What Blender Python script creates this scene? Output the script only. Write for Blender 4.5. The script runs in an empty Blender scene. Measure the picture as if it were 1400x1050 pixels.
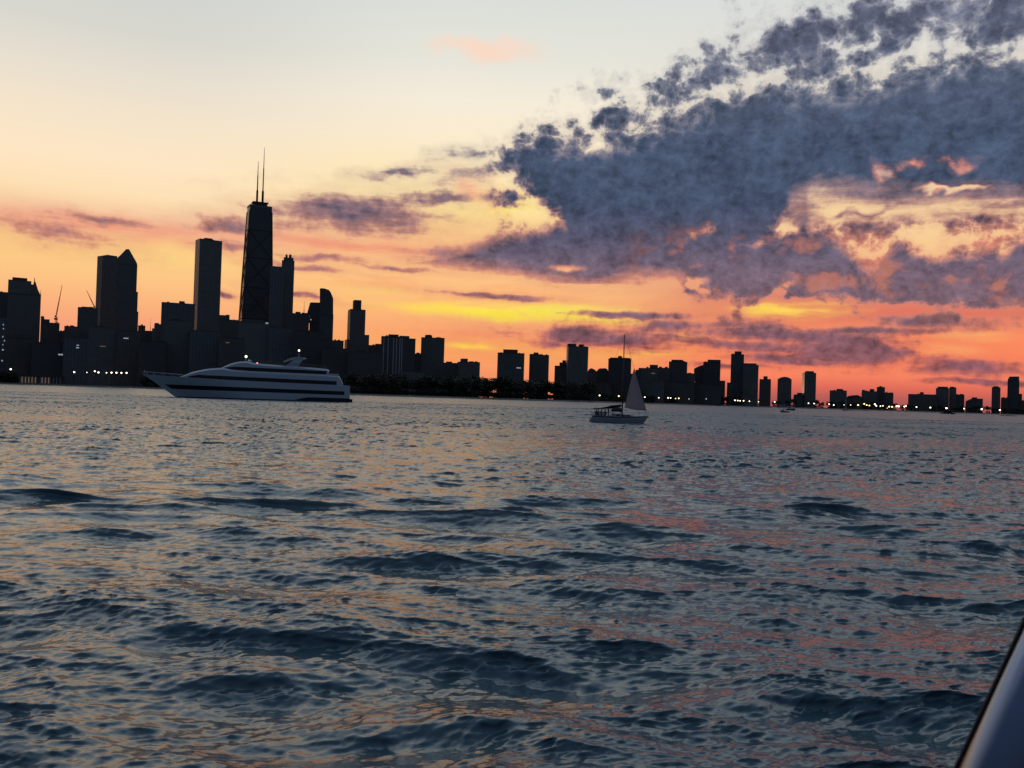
import bpy, bmesh, math, random
import numpy as np
from mathutils import Vector, Matrix

R = math.radians
scene = bpy.context.scene
col = scene.collection
random.seed(7)

# ------------------------------------------------------------------ camera
F_PX = 1212.0                       # focal length in photo pixels (1400 wide)
CAM_H = 3.0
PITCH, ROLL = R(0.90), R(1.80)
fwd = Vector((0, math.cos(PITCH), math.sin(PITCH)))
r0 = Vector((1, 0, 0)); u0 = Vector((0, -math.sin(PITCH), math.cos(PITCH)))
cr = r0 * math.cos(ROLL) + u0 * math.sin(ROLL)
cu = -r0 * math.sin(ROLL) + u0 * math.cos(ROLL)
CAM = Vector((0, 0, CAM_H))
cam_d = bpy.data.cameras.new('camera')
cam_d.sensor_width = 36.0
cam_d.lens = 36.0 * F_PX / 1400.0
cam_d.clip_start = 0.05
cam_d.clip_end = 40000
cam_d.dof.use_dof = True
cam_d.dof.focus_distance = 250.0
cam_d.dof.aperture_fstop = 16.0
cam_o = bpy.data.objects.new('camera', cam_d)
cam_o.matrix_world = Matrix((
    (cr.x, cu.x, -fwd.x, CAM.x), (cr.y, cu.y, -fwd.y, CAM.y),
    (cr.z, cu.z, -fwd.z, CAM.z), (0, 0, 0, 1)))
col.objects.link(cam_o)
scene.camera = cam_o

def ray(x, y):
    return fwd * F_PX + cr * (x - 700.0) - cu * (y - 525.0)
def at(x, y, Y):                    # measured sight line, taken out to a real distance Y (metres)
    d = ray(x, y)
    return CAM + d * (Y / d.y)
def on_water(x, y):
    d = ray(x, y)
    return CAM + d * (-CAM_H / d.z)
def sky_deg(x, y):
    d = ray(x, y).normalized()
    return math.degrees(math.atan2(d.x, d.y)), math.degrees(math.asin(d.z))

# ------------------------------------------------------------------ colour
def lin(c):
    c = c / 255.0
    return c / 12.92 if c <= 0.04045 else ((c + 0.055) / 1.055) ** 2.4
def rgb(r, g, b): return (lin(r), lin(g), lin(b), 1.0)

scene.view_settings.view_transform = 'Standard'
scene.view_settings.look = 'None'
scene.view_settings.exposure = 0.0
scene.view_settings.gamma = 1.0
scene.cycles.max_bounces = 4
scene.cycles.diffuse_bounces = 2
scene.cycles.glossy_bounces = 3
scene.cycles.sample_clamp_indirect = 4.0

# ------------------------------------------------------------------ node helper
class NG:
    def __init__(s, tree): s.t = tree; s.n = tree.nodes; s.l = tree.links
    def new(s, kind, **kw):
        n = s.n.new(kind)
        for k, v in kw.items(): setattr(n, k, v)
        return n
    def put(s, sock, v):
        if v is None: return
        if isinstance(v, bpy.types.NodeSocket): s.l.new(v, sock)
        else: sock.default_value = v
    def m(s, op, a, b=None, c=None, clamp=False):
        n = s.new('ShaderNodeMath', operation=op, use_clamp=clamp)
        s.put(n.inputs[0], a); s.put(n.inputs[1], b); s.put(n.inputs[2], c)
        return n.outputs[0]
    def v(s, op, a, b=None):
        n = s.new('ShaderNodeVectorMath', operation=op)
        s.put(n.inputs[0], a); s.put(n.inputs[1], b)
        return n.outputs[0]
    def scale(s, a, k):
        n = s.new('ShaderNodeVectorMath', operation='SCALE')
        s.put(n.inputs[0], a); s.put(n.inputs['Scale'], k)
        return n.outputs[0]
    def xyz(s, x, y, z=0.0):
        n = s.new('ShaderNodeCombineXYZ')
        s.put(n.inputs[0], x); s.put(n.inputs[1], y); s.put(n.inputs[2], z)
        return n.outputs[0]
    def sep(s, v):
        n = s.new('ShaderNodeSeparateXYZ'); s.put(n.inputs[0], v); return n.outputs
    def ss(s, x, a, b, lo=0.0, hi=1.0, kind='SMOOTHSTEP'):
        n = s.new('ShaderNodeMapRange', interpolation_type=kind)
        s.put(n.inputs[0], x); s.put(n.inputs[1], a); s.put(n.inputs[2], b)
        s.put(n.inputs[3], lo); s.put(n.inputs[4], hi)
        return n.outputs[0]
    def mix(s, f, a, b, mode='MIX'):
        n = s.new('ShaderNodeMix', data_type='RGBA', blend_type=mode)
        s.put(n.inputs[0], f); s.put(n.inputs[6], a); s.put(n.inputs[7], b)
        return n.outputs[2]
    def mixf(s, f, a, b):
        n = s.new('ShaderNodeMix', data_type='FLOAT')
        s.put(n.inputs[0], f); s.put(n.inputs[2], a); s.put(n.inputs[3], b)
        return n.outputs[0]
    def noise(s, vec, scale, detail=4.0, rough=0.5, dist=0.0, dim='2D', lac=2.0):
        n = s.new('ShaderNodeTexNoise', noise_dimensions=dim)
        s.put(n.inputs['Vector'], vec); s.put(n.inputs['Scale'], scale)
        s.put(n.inputs['Detail'], detail); s.put(n.inputs['Roughness'], rough)
        s.put(n.inputs['Lacunarity'], lac); s.put(n.inputs['Distortion'], dist)
        return n.outputs
    def ramp(s, fac, stops, ease='LINEAR'):
        n = s.new('ShaderNodeValToRGB'); s.put(n.inputs[0], fac)
        cr_ = n.color_ramp; cr_.interpolation = ease
        while len(cr_.elements) < len(stops): cr_.elements.new(0.5)
        for e, (p, c) in zip(cr_.elements, sorted(stops, key=lambda q: q[0])):
            e.position = p; e.color = c
        return n.outputs[0]
    def curve(s, fac, pts):
        n = s.new('ShaderNodeFloatCurve'); s.put(n.inputs['Value'], fac)
        c = n.mapping.curves[0]
        while len(c.points) < len(pts): c.points.new(0.5, 0.5)
        for p, (x, y) in zip(c.points, pts): p.location = (x, y); p.handle_type = 'VECTOR'
        n.mapping.update()
        return n.outputs[0]

# ------------------------------------------------------------------ sky
SUN_AZ, SUN_EL = 3.0, 0.6
def build_sky():
    w = bpy.data.worlds.new('World'); scene.world = w
    w.use_nodes = True
    w.cycles.sampling_method = 'MANUAL'; w.cycles.sample_map_resolution = 1024
    t = w.node_tree; t.nodes.clear(); g = NG(t)
    tc = g.new('ShaderNodeTexCoord')
    x, y, z = g.sep(tc.outputs['Generated'])
    az = g.m('MULTIPLY', g.m('ARCTAN2', x, y), 57.29578)
    el = g.m('MULTIPLY', g.m('ARCSINE', z), 57.29578)
    aaz = g.m('ABSOLUTE', az)
    # --- clear afterglow, by elevation at three bearings
    fe = g.m('DIVIDE', el, 60.0, clamp=True)
    def R_(lst): return g.ramp(fe, [(e / 60.0, rgb(*c)) for e, c in lst])
    hi = [(33, (206, 217, 224)), (46, (182, 202, 222)), (60, (138, 166, 198))]
    left = R_([(0, (226, 124, 104)), (3.2, (246, 158, 122)), (4.6, (251, 176, 124)), (6.2, (253, 196, 132)),
               (7.6, (253, 204, 134)), (8.4, (252, 202, 134)), (9.3, (245, 182, 146)), (10.3, (250, 208, 166)), (11.2, (254, 224, 180)), (13, (254, 230, 196)),
               (15.4, (245, 228, 202)), (17.8, (232, 223, 208)), (20.2, (216, 215, 206)), (23, (209, 211, 209)), (25, (204, 207, 209))] + hi)
    mid = R_([(0, (232, 124, 98)), (2, (250, 156, 102)), (3.4, (252, 170, 98)), (4.4, (251, 170, 114)),
              (5.6, (253, 188, 118)), (7.4, (253, 196, 134)), (9.3, (251, 190, 134)), (10.8, (252, 208, 142)), (12, (254, 226, 160)),
              (14, (254, 231, 182)), (16.2, (252, 236, 206)), (18.6, (245, 236, 218)), (21, (230, 229, 218)),
              (25.6, (214, 220, 217))] + hi)
    right = R_([(0, (170, 84, 88)), (0.6, (178, 94, 88)), (1.3, (226, 108, 90)), (2.0, (254, 136, 98)),
                (3.2, (252, 134, 92)), (4.9, (250, 144, 100)), (5.6, (226, 114, 94)), (7.2, (226, 136, 112)), (9, (248, 196, 142)),
                (11.4, (250, 216, 160)), (13, (251, 220, 168)), (17, (243, 226, 200)), (21, (226, 224, 216)),
                (26.5, (213, 219, 221))] + hi)
    sky = g.mix(g.ss(az, -23, -4), left, mid)
    sky = g.mix(g.ss(az, 2, 17), sky, right)
    # --- noise fields
    # clouds lie in sheets: squash towards the horizon
    sq = g.m('POWER', g.m('DIVIDE', g.m('MAXIMUM', el, 0.3), 20.0), 0.75)
    vp = g.xyz(az, g.m('MULTIPLY', el, 1.25), 3.1)
    vs = g.xyz(g.m('MULTIPLY', az, 0.14), el, 7.7)
    warp = g.noise(vp, 0.42, 3.0)[1]
    wv = g.v('SUBTRACT', warp, (0.5, 0.5, 0.5))
    vpw = g.v('ADD', vp, g.scale(wv, 0.9))
    azw, elw, _w = g.sep(g.v('ADD', g.xyz(az, el, 0.0), g.v('MULTIPLY', wv, g.xyz(4.0, g.ss(el, 5.5, 12, 0.35, 1.5)))))
    n_big = g.noise(vpw, 0.34, 7.0, 0.57)[0]
    vor = g.new('ShaderNodeTexVoronoi', feature='F1', voronoi_dimensions='2D')
    g.put(vor.inputs['Vector'], vpw); g.put(vor.inputs['Scale'], 0.80)
    g.put(vor.inputs['Detail'], 3.0); g.put(vor.inputs['Roughness'], 0.55); g.put(vor.inputs['Lacunarity'], 2.3)
    n_puff = g.m('SUBTRACT', 0.92, vor.outputs['Distance'])
    n_str = g.noise(vs, 1.0, 7.0, 0.6)[0]
    n_fine = g.noise(vpw, 1.7, 6.0, 0.6)[0]
    puffw = g.m('MAXIMUM', g.m('MULTIPLY', g.ss(az, -4.0, -0.5), g.ss(el, 8.5, 12.0)), g.m('MULTIPLY', g.ss(az, 8, 13), g.ss(el, 4.5, 6.5)))
    gapm = g.m('MULTIPLY', g.ss(az, 15.5, 18), g.m('MULTIPLY', g.ss(el, 10.7, 11.5), g.ss(el, 14.4, 13.2)))
    puffw = g.m('MULTIPLY', puffw, g.m('SUBTRACT', 1.0, gapm))
    nz_p = g.m('ADD', g.m('MULTIPLY', g.m('SUBTRACT', n_big, 0.5), 5.0), g.m('MULTIPLY', n_puff, 1.55))
    nz_s = g.m('ADD', g.m('MULTIPLY', g.m('SUBTRACT', n_str, 0.5), 2.3),
               g.m('MULTIPLY', g.m('SUBTRACT', n_fine, 0.5), 0.8))
    nz = g.mixf(puffw, g.m('ADD', nz_s, 0.22), g.m('ADD', nz_p, 0.30))
    # --- shapes are given by where they stand in the photo, kept as bearing / elevation
    azel = g.xyz(azw, elw, 0.0)
    last = [None]                      # each shape waits for the one before: keeps the node stack short
    def ell_r(cx, cy, rx, ry, rot=0.0):
        a0, e0 = sky_deg(cx, cy)
        rxd, ryd = rx / 21.15 * math.cos(R(a0)) ** 2, ry / 21.15
        n = g.new('ShaderNodeMapping', vector_type='TEXTURE')
        g.put(n.inputs['Vector'], azel if last[0] is None else g.xyz(azw, elw, last[0]))
        n.inputs['Location'].default_value = (a0, e0, 0)
        n.inputs['Rotation'].default_value = (0, 0, R(rot - 1.8))
        n.inputs['Scale'].default_value = (rxd, ryd, 1e7)
        q = g.new('ShaderNodeVectorMath', operation='LENGTH'); g.put(q.inputs[0], n.outputs[0])
        last[0] = q.outputs['Value']
        return q.outputs['Value'], min(rxd, ryd)
    def ell(*a, k=1.0):                # signed field in degrees, > 0 inside
        r_, mn = ell_r(*a)
        mn = max(mn, 0.75) * k
        return g.m('MULTIPLY_ADD', r_, -mn, mn)
    def soft(*a, core=0.0):            # 1 in the middle, 0 at the rim
        r_, _ = ell_r(*a)
        return g.ss(r_, 1.0, core)
    faz = g.ss(az, -45, 45, kind='LINEAR')
    def edge(pts):
        q = [sky_deg(*p) for p in pts]
        c = g.curve(faz, [((a + 45) / 90.0, (e + 10) / 60.0) for a, e in q])
        return g.m('MULTIPLY_ADD', c, 60.0, -10.0)
    def band(top, bot):
        return g.m('MINIMUM', g.m('SUBTRACT', edge(top), el), g.m('SUBTRACT', el, edge(bot)))
    def union(*fs):
        o = fs[0]
        for f in fs[1:]:
            o = g.m('SMOOTH_MAX', o, ell(*f) if isinstance(f, tuple) else f, 0.25)
            last[0] = o
        return o
    # --- the cloud bank
    A = band([(560, 262), (672, 228), (690, 206), (705, 192), (740, 184), (800, 182), (850, 176), (900, 166), (940, 148), (1000, 128),
              (1060, 112), (1120, 110), (1170, 108), (1230, 94), (1290, 80), (1350, 74), (1420, 66), (1600, 40)],
             [(560, 250), (672, 232), (700, 238), (728, 260), (748, 283), (766, 302), (786, 384), (850, 384), (930, 384), (980, 384), (1030, 366), (1062, 322),
              (1080, 284), (1110, 268), (1160, 272), (1215, 282), (1280, 286), (1340, 280), (1420, 274), (1600, 250)])
    Bk = band([(520, 375), (585, 356), (620, 342), (660, 328), (710, 314), (770, 298), (850, 290), (980, 300), (1040, 318), (1070, 330),
               (1130, 345), (1200, 400), (1300, 430)],
              [(520, 350), (585, 362), (640, 367), (700, 376), (750, 386), (810, 390), (870, 382), (930, 384), (960, 398), (1000, 408),
               (1030, 412), (1065, 406), (1120, 400), (1200, 390), (1300, 390)])
    Cc = band([(900, 420), (980, 372), (1020, 335), (1060, 320), (1110, 320), (1150, 330), (1166, 352), (1188, 374), (1202, 372), (1212, 348),
               (1226, 334), (1246, 342), (1272, 354), (1300, 348), (1340, 346), (1372, 346), (1392, 332), (1420, 322), (1600, 300)],
              [(900, 400), (980, 400), (1020, 408), (1060, 404), (1110, 402), (1160, 408), (1230, 414), (1300, 416), (1360, 414), (1420, 410), (1600, 405)])
    Bk = g.m('MULTIPLY', Bk, 1.5); Cc = g.m('ADD', g.m('MULTIPLY', Cc, 1.8), 0.55)
    Fc = union(A, Bk, Cc,
               (485, 297, 112, 27, 3), (548, 284, 50, 16, -8), (318, 308, 56, 9, 0), (90, 320, 76, 13, -4), (145, 300, 60, 6, -3),
               (545, 236, 46, 6, 12), (690, 199, 14, 8), (652, 210, 30, 8, 6), (716, 246, 34, 12, -30), (700, 270, 26, 6, 8), (600, 272, 40, 7, 4),
               (1085, 62, 62, 34, 14), (985, 94, 48, 26, 20), (1220, 62, 38, 30, 0), (1186, 22, 46, 30, 30),
               (1305, 16, 70, 34, 0), (1385, 18, 60, 36, 0), (915, 138, 50, 14, 16), (825, 118, 18, 9, 5),
               (1130, 92, 60, 26, 8), (1295, 60, 20, 22, 0), (845, 158, 26, 8, 5),
               (1235, 303, 74, 13, 6), (1305, 292, 100, 12, 6), (1370, 282, 80, 12, 3), (1180, 290, 40, 6, 10), (1098, 302, 38, 22, -20),
               (790, 458, 62, 20, -2), (850, 464, 130, 16, 1), (930, 446, 110, 9, 4), (985, 470, 140, 8, -2),
               (1165, 478, 84, 28, 0), (1090, 494, 110, 8, 0), (1320, 502, 120, 11, -2), (1020, 449, 70, 5, 4),
               (1180, 452, 90, 6, 1), (1260, 438, 110, 9, 0), (440, 353, 70, 5, 1), (425, 366, 56, 4, 0), (540, 366, 46, 4, 0),
               (415, 404, 40, 4, -5), (310, 404, 20, 4), (640, 352, 70, 10, 1), (880, 432, 90, 5, 2), (660, 404, 80, 4, 0),
               (1060, 458, 130, 10, 0), (760, 470, 60, 8, 0), (318, 336, 34, 6, 0), (1350, 522, 80, 4), (1000, 500, 90, 5))
    # gaps punched into the bank
    holes = None
    for a in [((1205, 236, 22, 22, 20)), ((1245, 224, 34, 12, 12)), ((1305, 222, 26, 14)), ((905, 398, 30, 20, 0)),
              ((1082, 388, 34, 11, 20)), ((800, 392, 60, 5, 0)), 
              ((1060, 398, 30, 12, 10)), ((960, 316, 26, 12, 20)), 
              ((950, 390, 16, 14, 30)), ((780, 366, 46, 6, 0)), ((1300, 258, 70, 5, 3)), ((1050, 120, 40, 8, 10))]:
        h = soft(*a)
        holes = h if holes is None else g.m('MAXIMUM', holes, h)
        last[0] = holes
    Fh = g.m('SUBTRACT', Fc, g.m('MULTIPLY', holes, g.m('MULTIPLY_ADD', n_big, 2.0, 0.5)))
    thick = g.m('MINIMUM', Fh, 3.2)
    amp = g.m('MULTIPLY', g.ss(Fc, 0.1, 2.2, 1.0, 0.40), g.ss(el, 7, 12, 0.72, 1.0))                # deep inside the bank only faint mottling is left
    # bases of cumulus are flat, tops are cauliflower: noise weaker low in the cloud row
    d = g.m('MULTIPLY_ADD', nz, amp, thick)
    alpha = g.ss(d, g.ss(el, 7, 12, -0.28, -0.45), g.ss(el, 7, 12, 0.5, 0.85))
    wisp = g.m('MULTIPLY', g.ss(g.m('MULTIPLY_ADD', nz, 0.9, Fc), -1.3, 0.4), 0.30)
    alpha = g.m('MAXIMUM', alpha, wisp)
    alpha = g.m('MULTIPLY', alpha, g.ss(el, 0.0, 1.2, 0.55, 1.0))
    # --- yellow breaks and pink wash in the clear part
    st = g.ss(n_str, 0.36, 0.60)
    def wash(sky, c, k, *a, core=0.0, streak=True):
        f = g.m('MULTIPLY', soft(*a, core=core), k)
        if streak: f = g.m('MULTIPLY', f, g.m('MULTIPLY_ADD', st, 0.75, 0.25))
        o = g.mix(f, sky, rgb(*c)); last[0] = g.m('MULTIPLY', f, 1.0)
        return o
    for c, k, a in [((252, 160, 108), 0.55, (600, 395, 330, 30, 0)), ((246, 160, 128), 0.9, (180, 318, 240, 26, -2)), ((246, 150, 118), 0.8, (470, 335, 220, 18, 0)),
                    ((255, 218, 134), 0.9, (235, 346, 100, 26, 0)), ((250, 140, 104), 0.6, (700, 462, 240, 12, 0)),
                    ((255, 240, 84), 1.0, (745, 428, 190, 22, 1)), ((255, 236, 66), 1.0, (720, 431, 270, 16, 0)), ((255, 246, 90), .8, (800, 428, 130, 14, 0)), ((255, 230, 128), 1.0, (672, 280, 110, 30, 7)), ((255, 236, 124), .9, (690, 288, 56, 12, 10)),
                    ((255, 222, 80), 1.0, (646, 473, 60, 7, 0)), ((255, 224, 84), 1.0, (945, 462, 46, 13, 2)), ((255, 210, 96), 1.0, (1075, 424, 150, 19, 3)), ((255, 214, 90), 1.0, (1060, 424, 90, 12, 4)), ((255, 196, 92), 0.9, (840, 488, 130, 12, 0)),
                    ((255, 214, 88), 0.9, (900, 482, 60, 6, 0)), ((255, 190, 110), 0.8, (1330, 460, 90, 10, 0)), ((255, 180, 110), 0.7, (1290, 478, 80, 12, 0)),
                    ((250, 176, 140), 0.8, (650, 262, 70, 34, -30)), ((252, 214, 120), 0.7, (520, 398, 120, 12, 0))]:
        sky = wash(sky, c, k, *a)
    sky = wash(sky, (252, 216, 194), 0.9, 668, 66, 118, 21, 2, streak=False)
    # --- cloud colour: slate above, mauve below, fading to rose at the horizon
    core_c = R_([(0, (160, 84, 86)), (2, (142, 86, 92)), (4, (130, 88, 98)), (6, (120, 94, 106)), (8.5, (110, 94, 110)),
                 (10.5, (82, 82, 104)), (12.5, (68, 80, 104)), (16, (71, 84, 108)), (19, (82, 92, 114)), (23, (98, 102, 124)),
                 (28, (112, 118, 140)), (45, (96, 110, 136)), (60, (84, 100, 128))])
    rim_c = R_([(0, (236, 112, 88)), (3.5, (240, 126, 96)), (7, (240, 150, 120)), (9.5, (244, 160, 128)), (12, (226, 160, 142)),
                (15, (176, 156, 158)), (19, (160, 158, 168)), (24, (186, 186, 192)), (30, (190, 194, 200)), (60, (140, 156, 180))])
    mott = g.m('ADD', g.m('MULTIPLY', g.m('SUBTRACT', n_big, 0.5), 1.1), g.m('MULTIPLY', g.m('SUBTRACT', n_fine, 0.5), 0.9))
    mott = g.m('ADD', mott, g.m('MULTIPLY', n_puff, 0.42))
    core_c = g.mix(1.0, core_c, g.m('SUBTRACT', 1.06, g.m('MULTIPLY', mott, 1.0)), 'MULTIPLY')
    rimf = g.m('MULTIPLY', g.ss(d, g.ss(el, 5, 10, 0.85, 1.7), 0.0), 0.70)
    cloud = g.mix(rimf, core_c, rim_c)
    # lit undersides seen through the thin places
    litn = g.ss(n_fine, 0.40, 0.66)
    lit = g.m('MULTIPLY', g.m('POWER', holes, 1.3), g.m('MULTIPLY_ADD', litn, 0.75, 0.15))
    cloud = g.mix(g.m('MINIMUM', lit, 1.0), cloud, R_([(0, (255, 150, 90)), (6, (255, 160, 108)), (10, (250, 170, 136)), (14, (238, 150, 130)), (20, (190, 160, 165)), (60, (190, 170, 175))]))
    pk = g.m('MULTIPLY', g.m('MULTIPLY', g.ss(az, 6, 12), g.m('MULTIPLY', g.ss(el, 4.5, 7), g.ss(el, 11.5, 9.5))), g.ss(n_big, 0.50, 0.66))
    cloud = g.mix(g.m('MULTIPLY', pk, 0.40), cloud, rgb(246, 148, 116))
    out = g.mix(alpha, sky, cloud)
    # --- thin broken cloud overhead, outside the photo
    vo = g.xyz(g.m('DIVIDE', x, g.m('ADD', z, 0.12)), g.m('DIVIDE', y, g.m('ADD', z, 0.12)), 1.0)
    n_o = g.noise(vo, 1.3, 6.0, 0.6)[0]
    hi_a = g.m('MULTIPLY', g.m('MULTIPLY', g.ss(n_o, 0.46, 0.62), g.ss(el, 27, 34)), 0.75)
    out = g.mix(hi_a, out, rgb(150, 152, 168))
    # --- the rest of the dome: dusk blue to the east, with the Nishita sky in it
    ni = g.new('ShaderNodeTexSky', sky_type='NISHITA')
    ni.sun_disc = False; ni.sun_elevation = R(SUN_EL); ni.sun_rotation = R(SUN_AZ)
    ni.altitude = 180; ni.air_density = 1.2; ni.dust_density = 2.0
    east = g.ramp(g.m('DIVIDE', el, 90.0, clamp=True),
                  [(0.0, (0.046, 0.056, 0.086, 1)), (0.15, (0.052, 0.076, 0.125, 1)), (0.4, (0.070, 0.112, 0.185, 1)),
                   (0.7, (0.11, 0.155, 0.225, 1)), (1.0, (0.130, 0.180, 0.250, 1))])
    east = g.mix(1.0, east, g.scale(ni.outputs[0], 0.012), 'ADD')
    back = g.m('MAXIMUM', g.ss(aaz, 38, 95), g.ss(el, 42, 78))
    out = g.mix(back, out, east)
    below = g.ss(el, -0.4, -2.0)
    out = g.mix(below, out, (0.02, 0.03, 0.04, 1))
    bg = g.new('ShaderNodeBackground'); g.put(bg.inputs[0], out); bg.inputs[1].default_value = 1.0
    wo = g.new('ShaderNodeOutputWorld'); g.l.new(bg.outputs[0], wo.inputs[0])
build_sky()

# ------------------------------------------------------------------ sun (down at the skyline, behind the cloud)
sd = bpy.data.lights.new('sun', 'SUN'); sd.energy = 0.15; sd.angle = R(0.5); sd.color = (1.0, 0.55, 0.28)
so = bpy.data.objects.new('sun', sd); col.objects.link(so)
sdir = Vector((math.sin(R(SUN_AZ)) * math.cos(R(SUN_EL)), math.cos(R(SUN_AZ)) * math.cos(R(SUN_EL)), math.sin(R(SUN_EL))))
so.rotation_euler = sdir.to_track_quat('Z', 'Y').to_euler()

# ------------------------------------------------------------------ materials
def pbr(name, c, rough=0.6, metal=0.0, vary=0.15, scale=2.0, emit=None, estr=0.0, spec=0.5):
    m = bpy.data.materials.new(name); m.use_nodes = True
    t = m.node_tree; t.nodes.clear(); g = NG(t)
    p = g.new('ShaderNodeBsdfPrincipled'); o = g.new('ShaderNodeOutputMaterial')
    g.l.new(p.outputs[0], o.inputs[0])
    tc = g.new('ShaderNodeTexCoord')
    n = g.noise(tc.outputs['Object'], scale, 4.0, 0.6, 0, '3D')[0]
    k = g.m('MULTIPLY_ADD', g.m('SUBTRACT', n, 0.5), 2 * vary, 1.0)
    g.put(p.inputs['Base Color'], g.mix(1.0, (*c, 1), k, 'MULTIPLY'))
    g.put(p.inputs['Roughness'], g.m('MULTIPLY_ADD', g.m('SUBTRACT', n, 0.5), 0.2, rough))
    p.inputs['Metallic'].default_value = metal
    p.inputs['Specular IOR Level'].default_value = spec
    if emit:
        p.inputs['Emission Color'].default_value = (*emit, 1); p.inputs['Emission Strength'].default_value = estr
        m.cycles.emission_sampling = 'NONE'
    return m

def facade(name, wall, glass, floor_h=3.6, bay=4.0, wx=0.6, wz=0.55, rough=0.75):
    m = bpy.data.materials.new(name); m.use_nodes = True
    t = m.node_tree; t.nodes.clear(); g = NG(t)
    p = g.new('ShaderNodeBsdfPrincipled'); o = g.new('ShaderNodeOutputMaterial')
    g.l.new(p.outputs[0], o.inputs[0])
    tc = g.new('ShaderNodeTexCoord'); oi = g.new('ShaderNodeObjectInfo')
    X, Y, Z = g.sep(tc.outputs['Object']); nx, ny, nzz = g.sep(tc.outputs['Normal'])
    side = g.m('GREATER_THAN', g.m('ABSOLUTE', nx), 0.7)
    u = g.mixf(side, X, Y)
    def stripe(v, period, duty):
        f = g.m('ABSOLUTE', g.m('SUBTRACT', g.m('FRACT', g.m('DIVIDE', v, period)), 0.5))
        return g.m('LESS_THAN', f, duty * 0.5)
    win = g.m('MULTIPLY', stripe(u, bay, wx), stripe(Z, floor_h, wz))
    win = g.m('MULTIPLY', win, g.m('LESS_THAN', g.m('ABSOLUTE', nzz), 0.5))
    # blinds and rooms differ from bay to bay
    cell = g.xyz(g.m('FLOOR', g.m('DIVIDE', u, bay)), g.m('FLOOR', g.m('DIVIDE', Z, floor_h)), g.m('MULTIPLY', oi.outputs['Random'], 91.0))
    wn = g.new('ShaderNodeTexWhiteNoise', noise_dimensions='3D'); g.put(wn.inputs['Vector'], cell)
    gl = g.mix(wn.outputs['Value'], tuple(q * 0.7 for q in glass) + (1,), tuple(q * 1.35 for q in glass) + (1,))
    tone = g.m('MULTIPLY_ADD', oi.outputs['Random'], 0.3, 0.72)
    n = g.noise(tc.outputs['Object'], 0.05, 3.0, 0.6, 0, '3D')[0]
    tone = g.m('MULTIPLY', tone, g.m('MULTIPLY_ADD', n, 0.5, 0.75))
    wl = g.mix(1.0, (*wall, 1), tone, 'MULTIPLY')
    g.put(p.inputs['Base Color'], g.mix(win, wl, gl))
    g.put(p.inputs['Roughness'], g.mixf(win, rough, 0.3))
    return m

M = {}
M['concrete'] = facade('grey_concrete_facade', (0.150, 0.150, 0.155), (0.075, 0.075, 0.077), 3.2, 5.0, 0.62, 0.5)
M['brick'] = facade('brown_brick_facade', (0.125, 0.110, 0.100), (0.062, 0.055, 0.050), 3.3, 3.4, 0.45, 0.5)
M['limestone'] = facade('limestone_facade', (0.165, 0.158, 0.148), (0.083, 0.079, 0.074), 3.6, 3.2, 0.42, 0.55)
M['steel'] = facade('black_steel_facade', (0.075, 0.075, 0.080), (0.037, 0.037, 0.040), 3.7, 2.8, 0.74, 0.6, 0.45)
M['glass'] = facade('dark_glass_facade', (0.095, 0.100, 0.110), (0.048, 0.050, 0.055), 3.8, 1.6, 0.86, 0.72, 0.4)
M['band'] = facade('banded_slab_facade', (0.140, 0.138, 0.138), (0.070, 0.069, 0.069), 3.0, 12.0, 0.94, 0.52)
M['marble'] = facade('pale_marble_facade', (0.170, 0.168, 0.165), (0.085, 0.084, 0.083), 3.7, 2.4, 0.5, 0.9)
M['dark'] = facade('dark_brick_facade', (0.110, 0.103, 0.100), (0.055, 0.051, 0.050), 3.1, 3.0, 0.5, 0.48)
M['roof'] = pbr('roof_plant', (0.07, 0.07, 0.075), 0.85, 0, 0.2, 0.1)
M['metal_dark'] = pbr('dark_painted_steel', (0.035, 0.033, 0.034), 0.55, 0.2, 0.2, 0.3)
M['fin'] = pbr('pale_concrete_fins', (0.42, 0.41, 0.40), 0.8, 0, 0.12, 0.2)
M['lit'] = pbr('lit_window', (0.4, 0.42, 0.45), 0.4, 0, 0, 1, (0.80, 0.90, 1.0), 0.30)
M['lit_warm'] = pbr('warm_lit_window', (0.4, 0.3, 0.2), 0.4, 0, 0, 1, (1.0, 0.62, 0.35), 0.10)
M['lamp_white'] = pbr('white_lamp_glass', (0.8, 0.8, 0.8), 0.3, 0, 0, 1, (1.0, 0.84, 0.62), 4.0)
M['lamp_warm'] = pbr('warm_lamp_glass', (0.8, 0.7, 0.5), 0.3, 0, 0, 1, (1.0, 0.55, 0.22), 3.5)
M['lamp_dim'] = pbr('dim_lamp_glass', (0.8, 0.8, 0.8), 0.3, 0, 0, 1, (0.9, 0.95, 1.0), 1.2)
M['lamp_red'] = pbr('red_lamp_glass', (0.8, 0.1, 0.1), 0.3, 0, 0, 1, (1.0, 0.22, 0.25), 3.0)

# ------------------------------------------------------------------ mesh helpers
def link(name, bm, mat, parent=None, smooth=False):
    me = bpy.data.meshes.new(name)
    bmesh.ops.recalc_face_normals(bm, faces=bm.faces[:])
    bm.to_mesh(me); bm.free()
    if smooth:
        for p in me.polygons: p.use_smooth = True
    for q in (mat if isinstance(mat, (list, tuple)) else [mat]): me.materials.append(q)
    o = bpy.data.objects.new(name, me); col.objects.link(o)
    if parent is not None: o.parent = parent
    return o
def thing(name, label, cat, loc=(0, 0, 0), rz=0.0, group=None):
    o = bpy.data.objects.new(name, None); col.objects.link(o)
    o.empty_display_size = 0.5
    o.location = loc; o.rotation_euler = (0, 0, rz)
    o['label'] = label; o['category'] = cat
    if group: o['group'] = group
    return o
def tag(o, label, cat, group=None):
    o['label'] = label; o['category'] = cat
    if group: o['group'] = group
    return o
def structure(o): o['kind'] = 'structure'; return o
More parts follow.
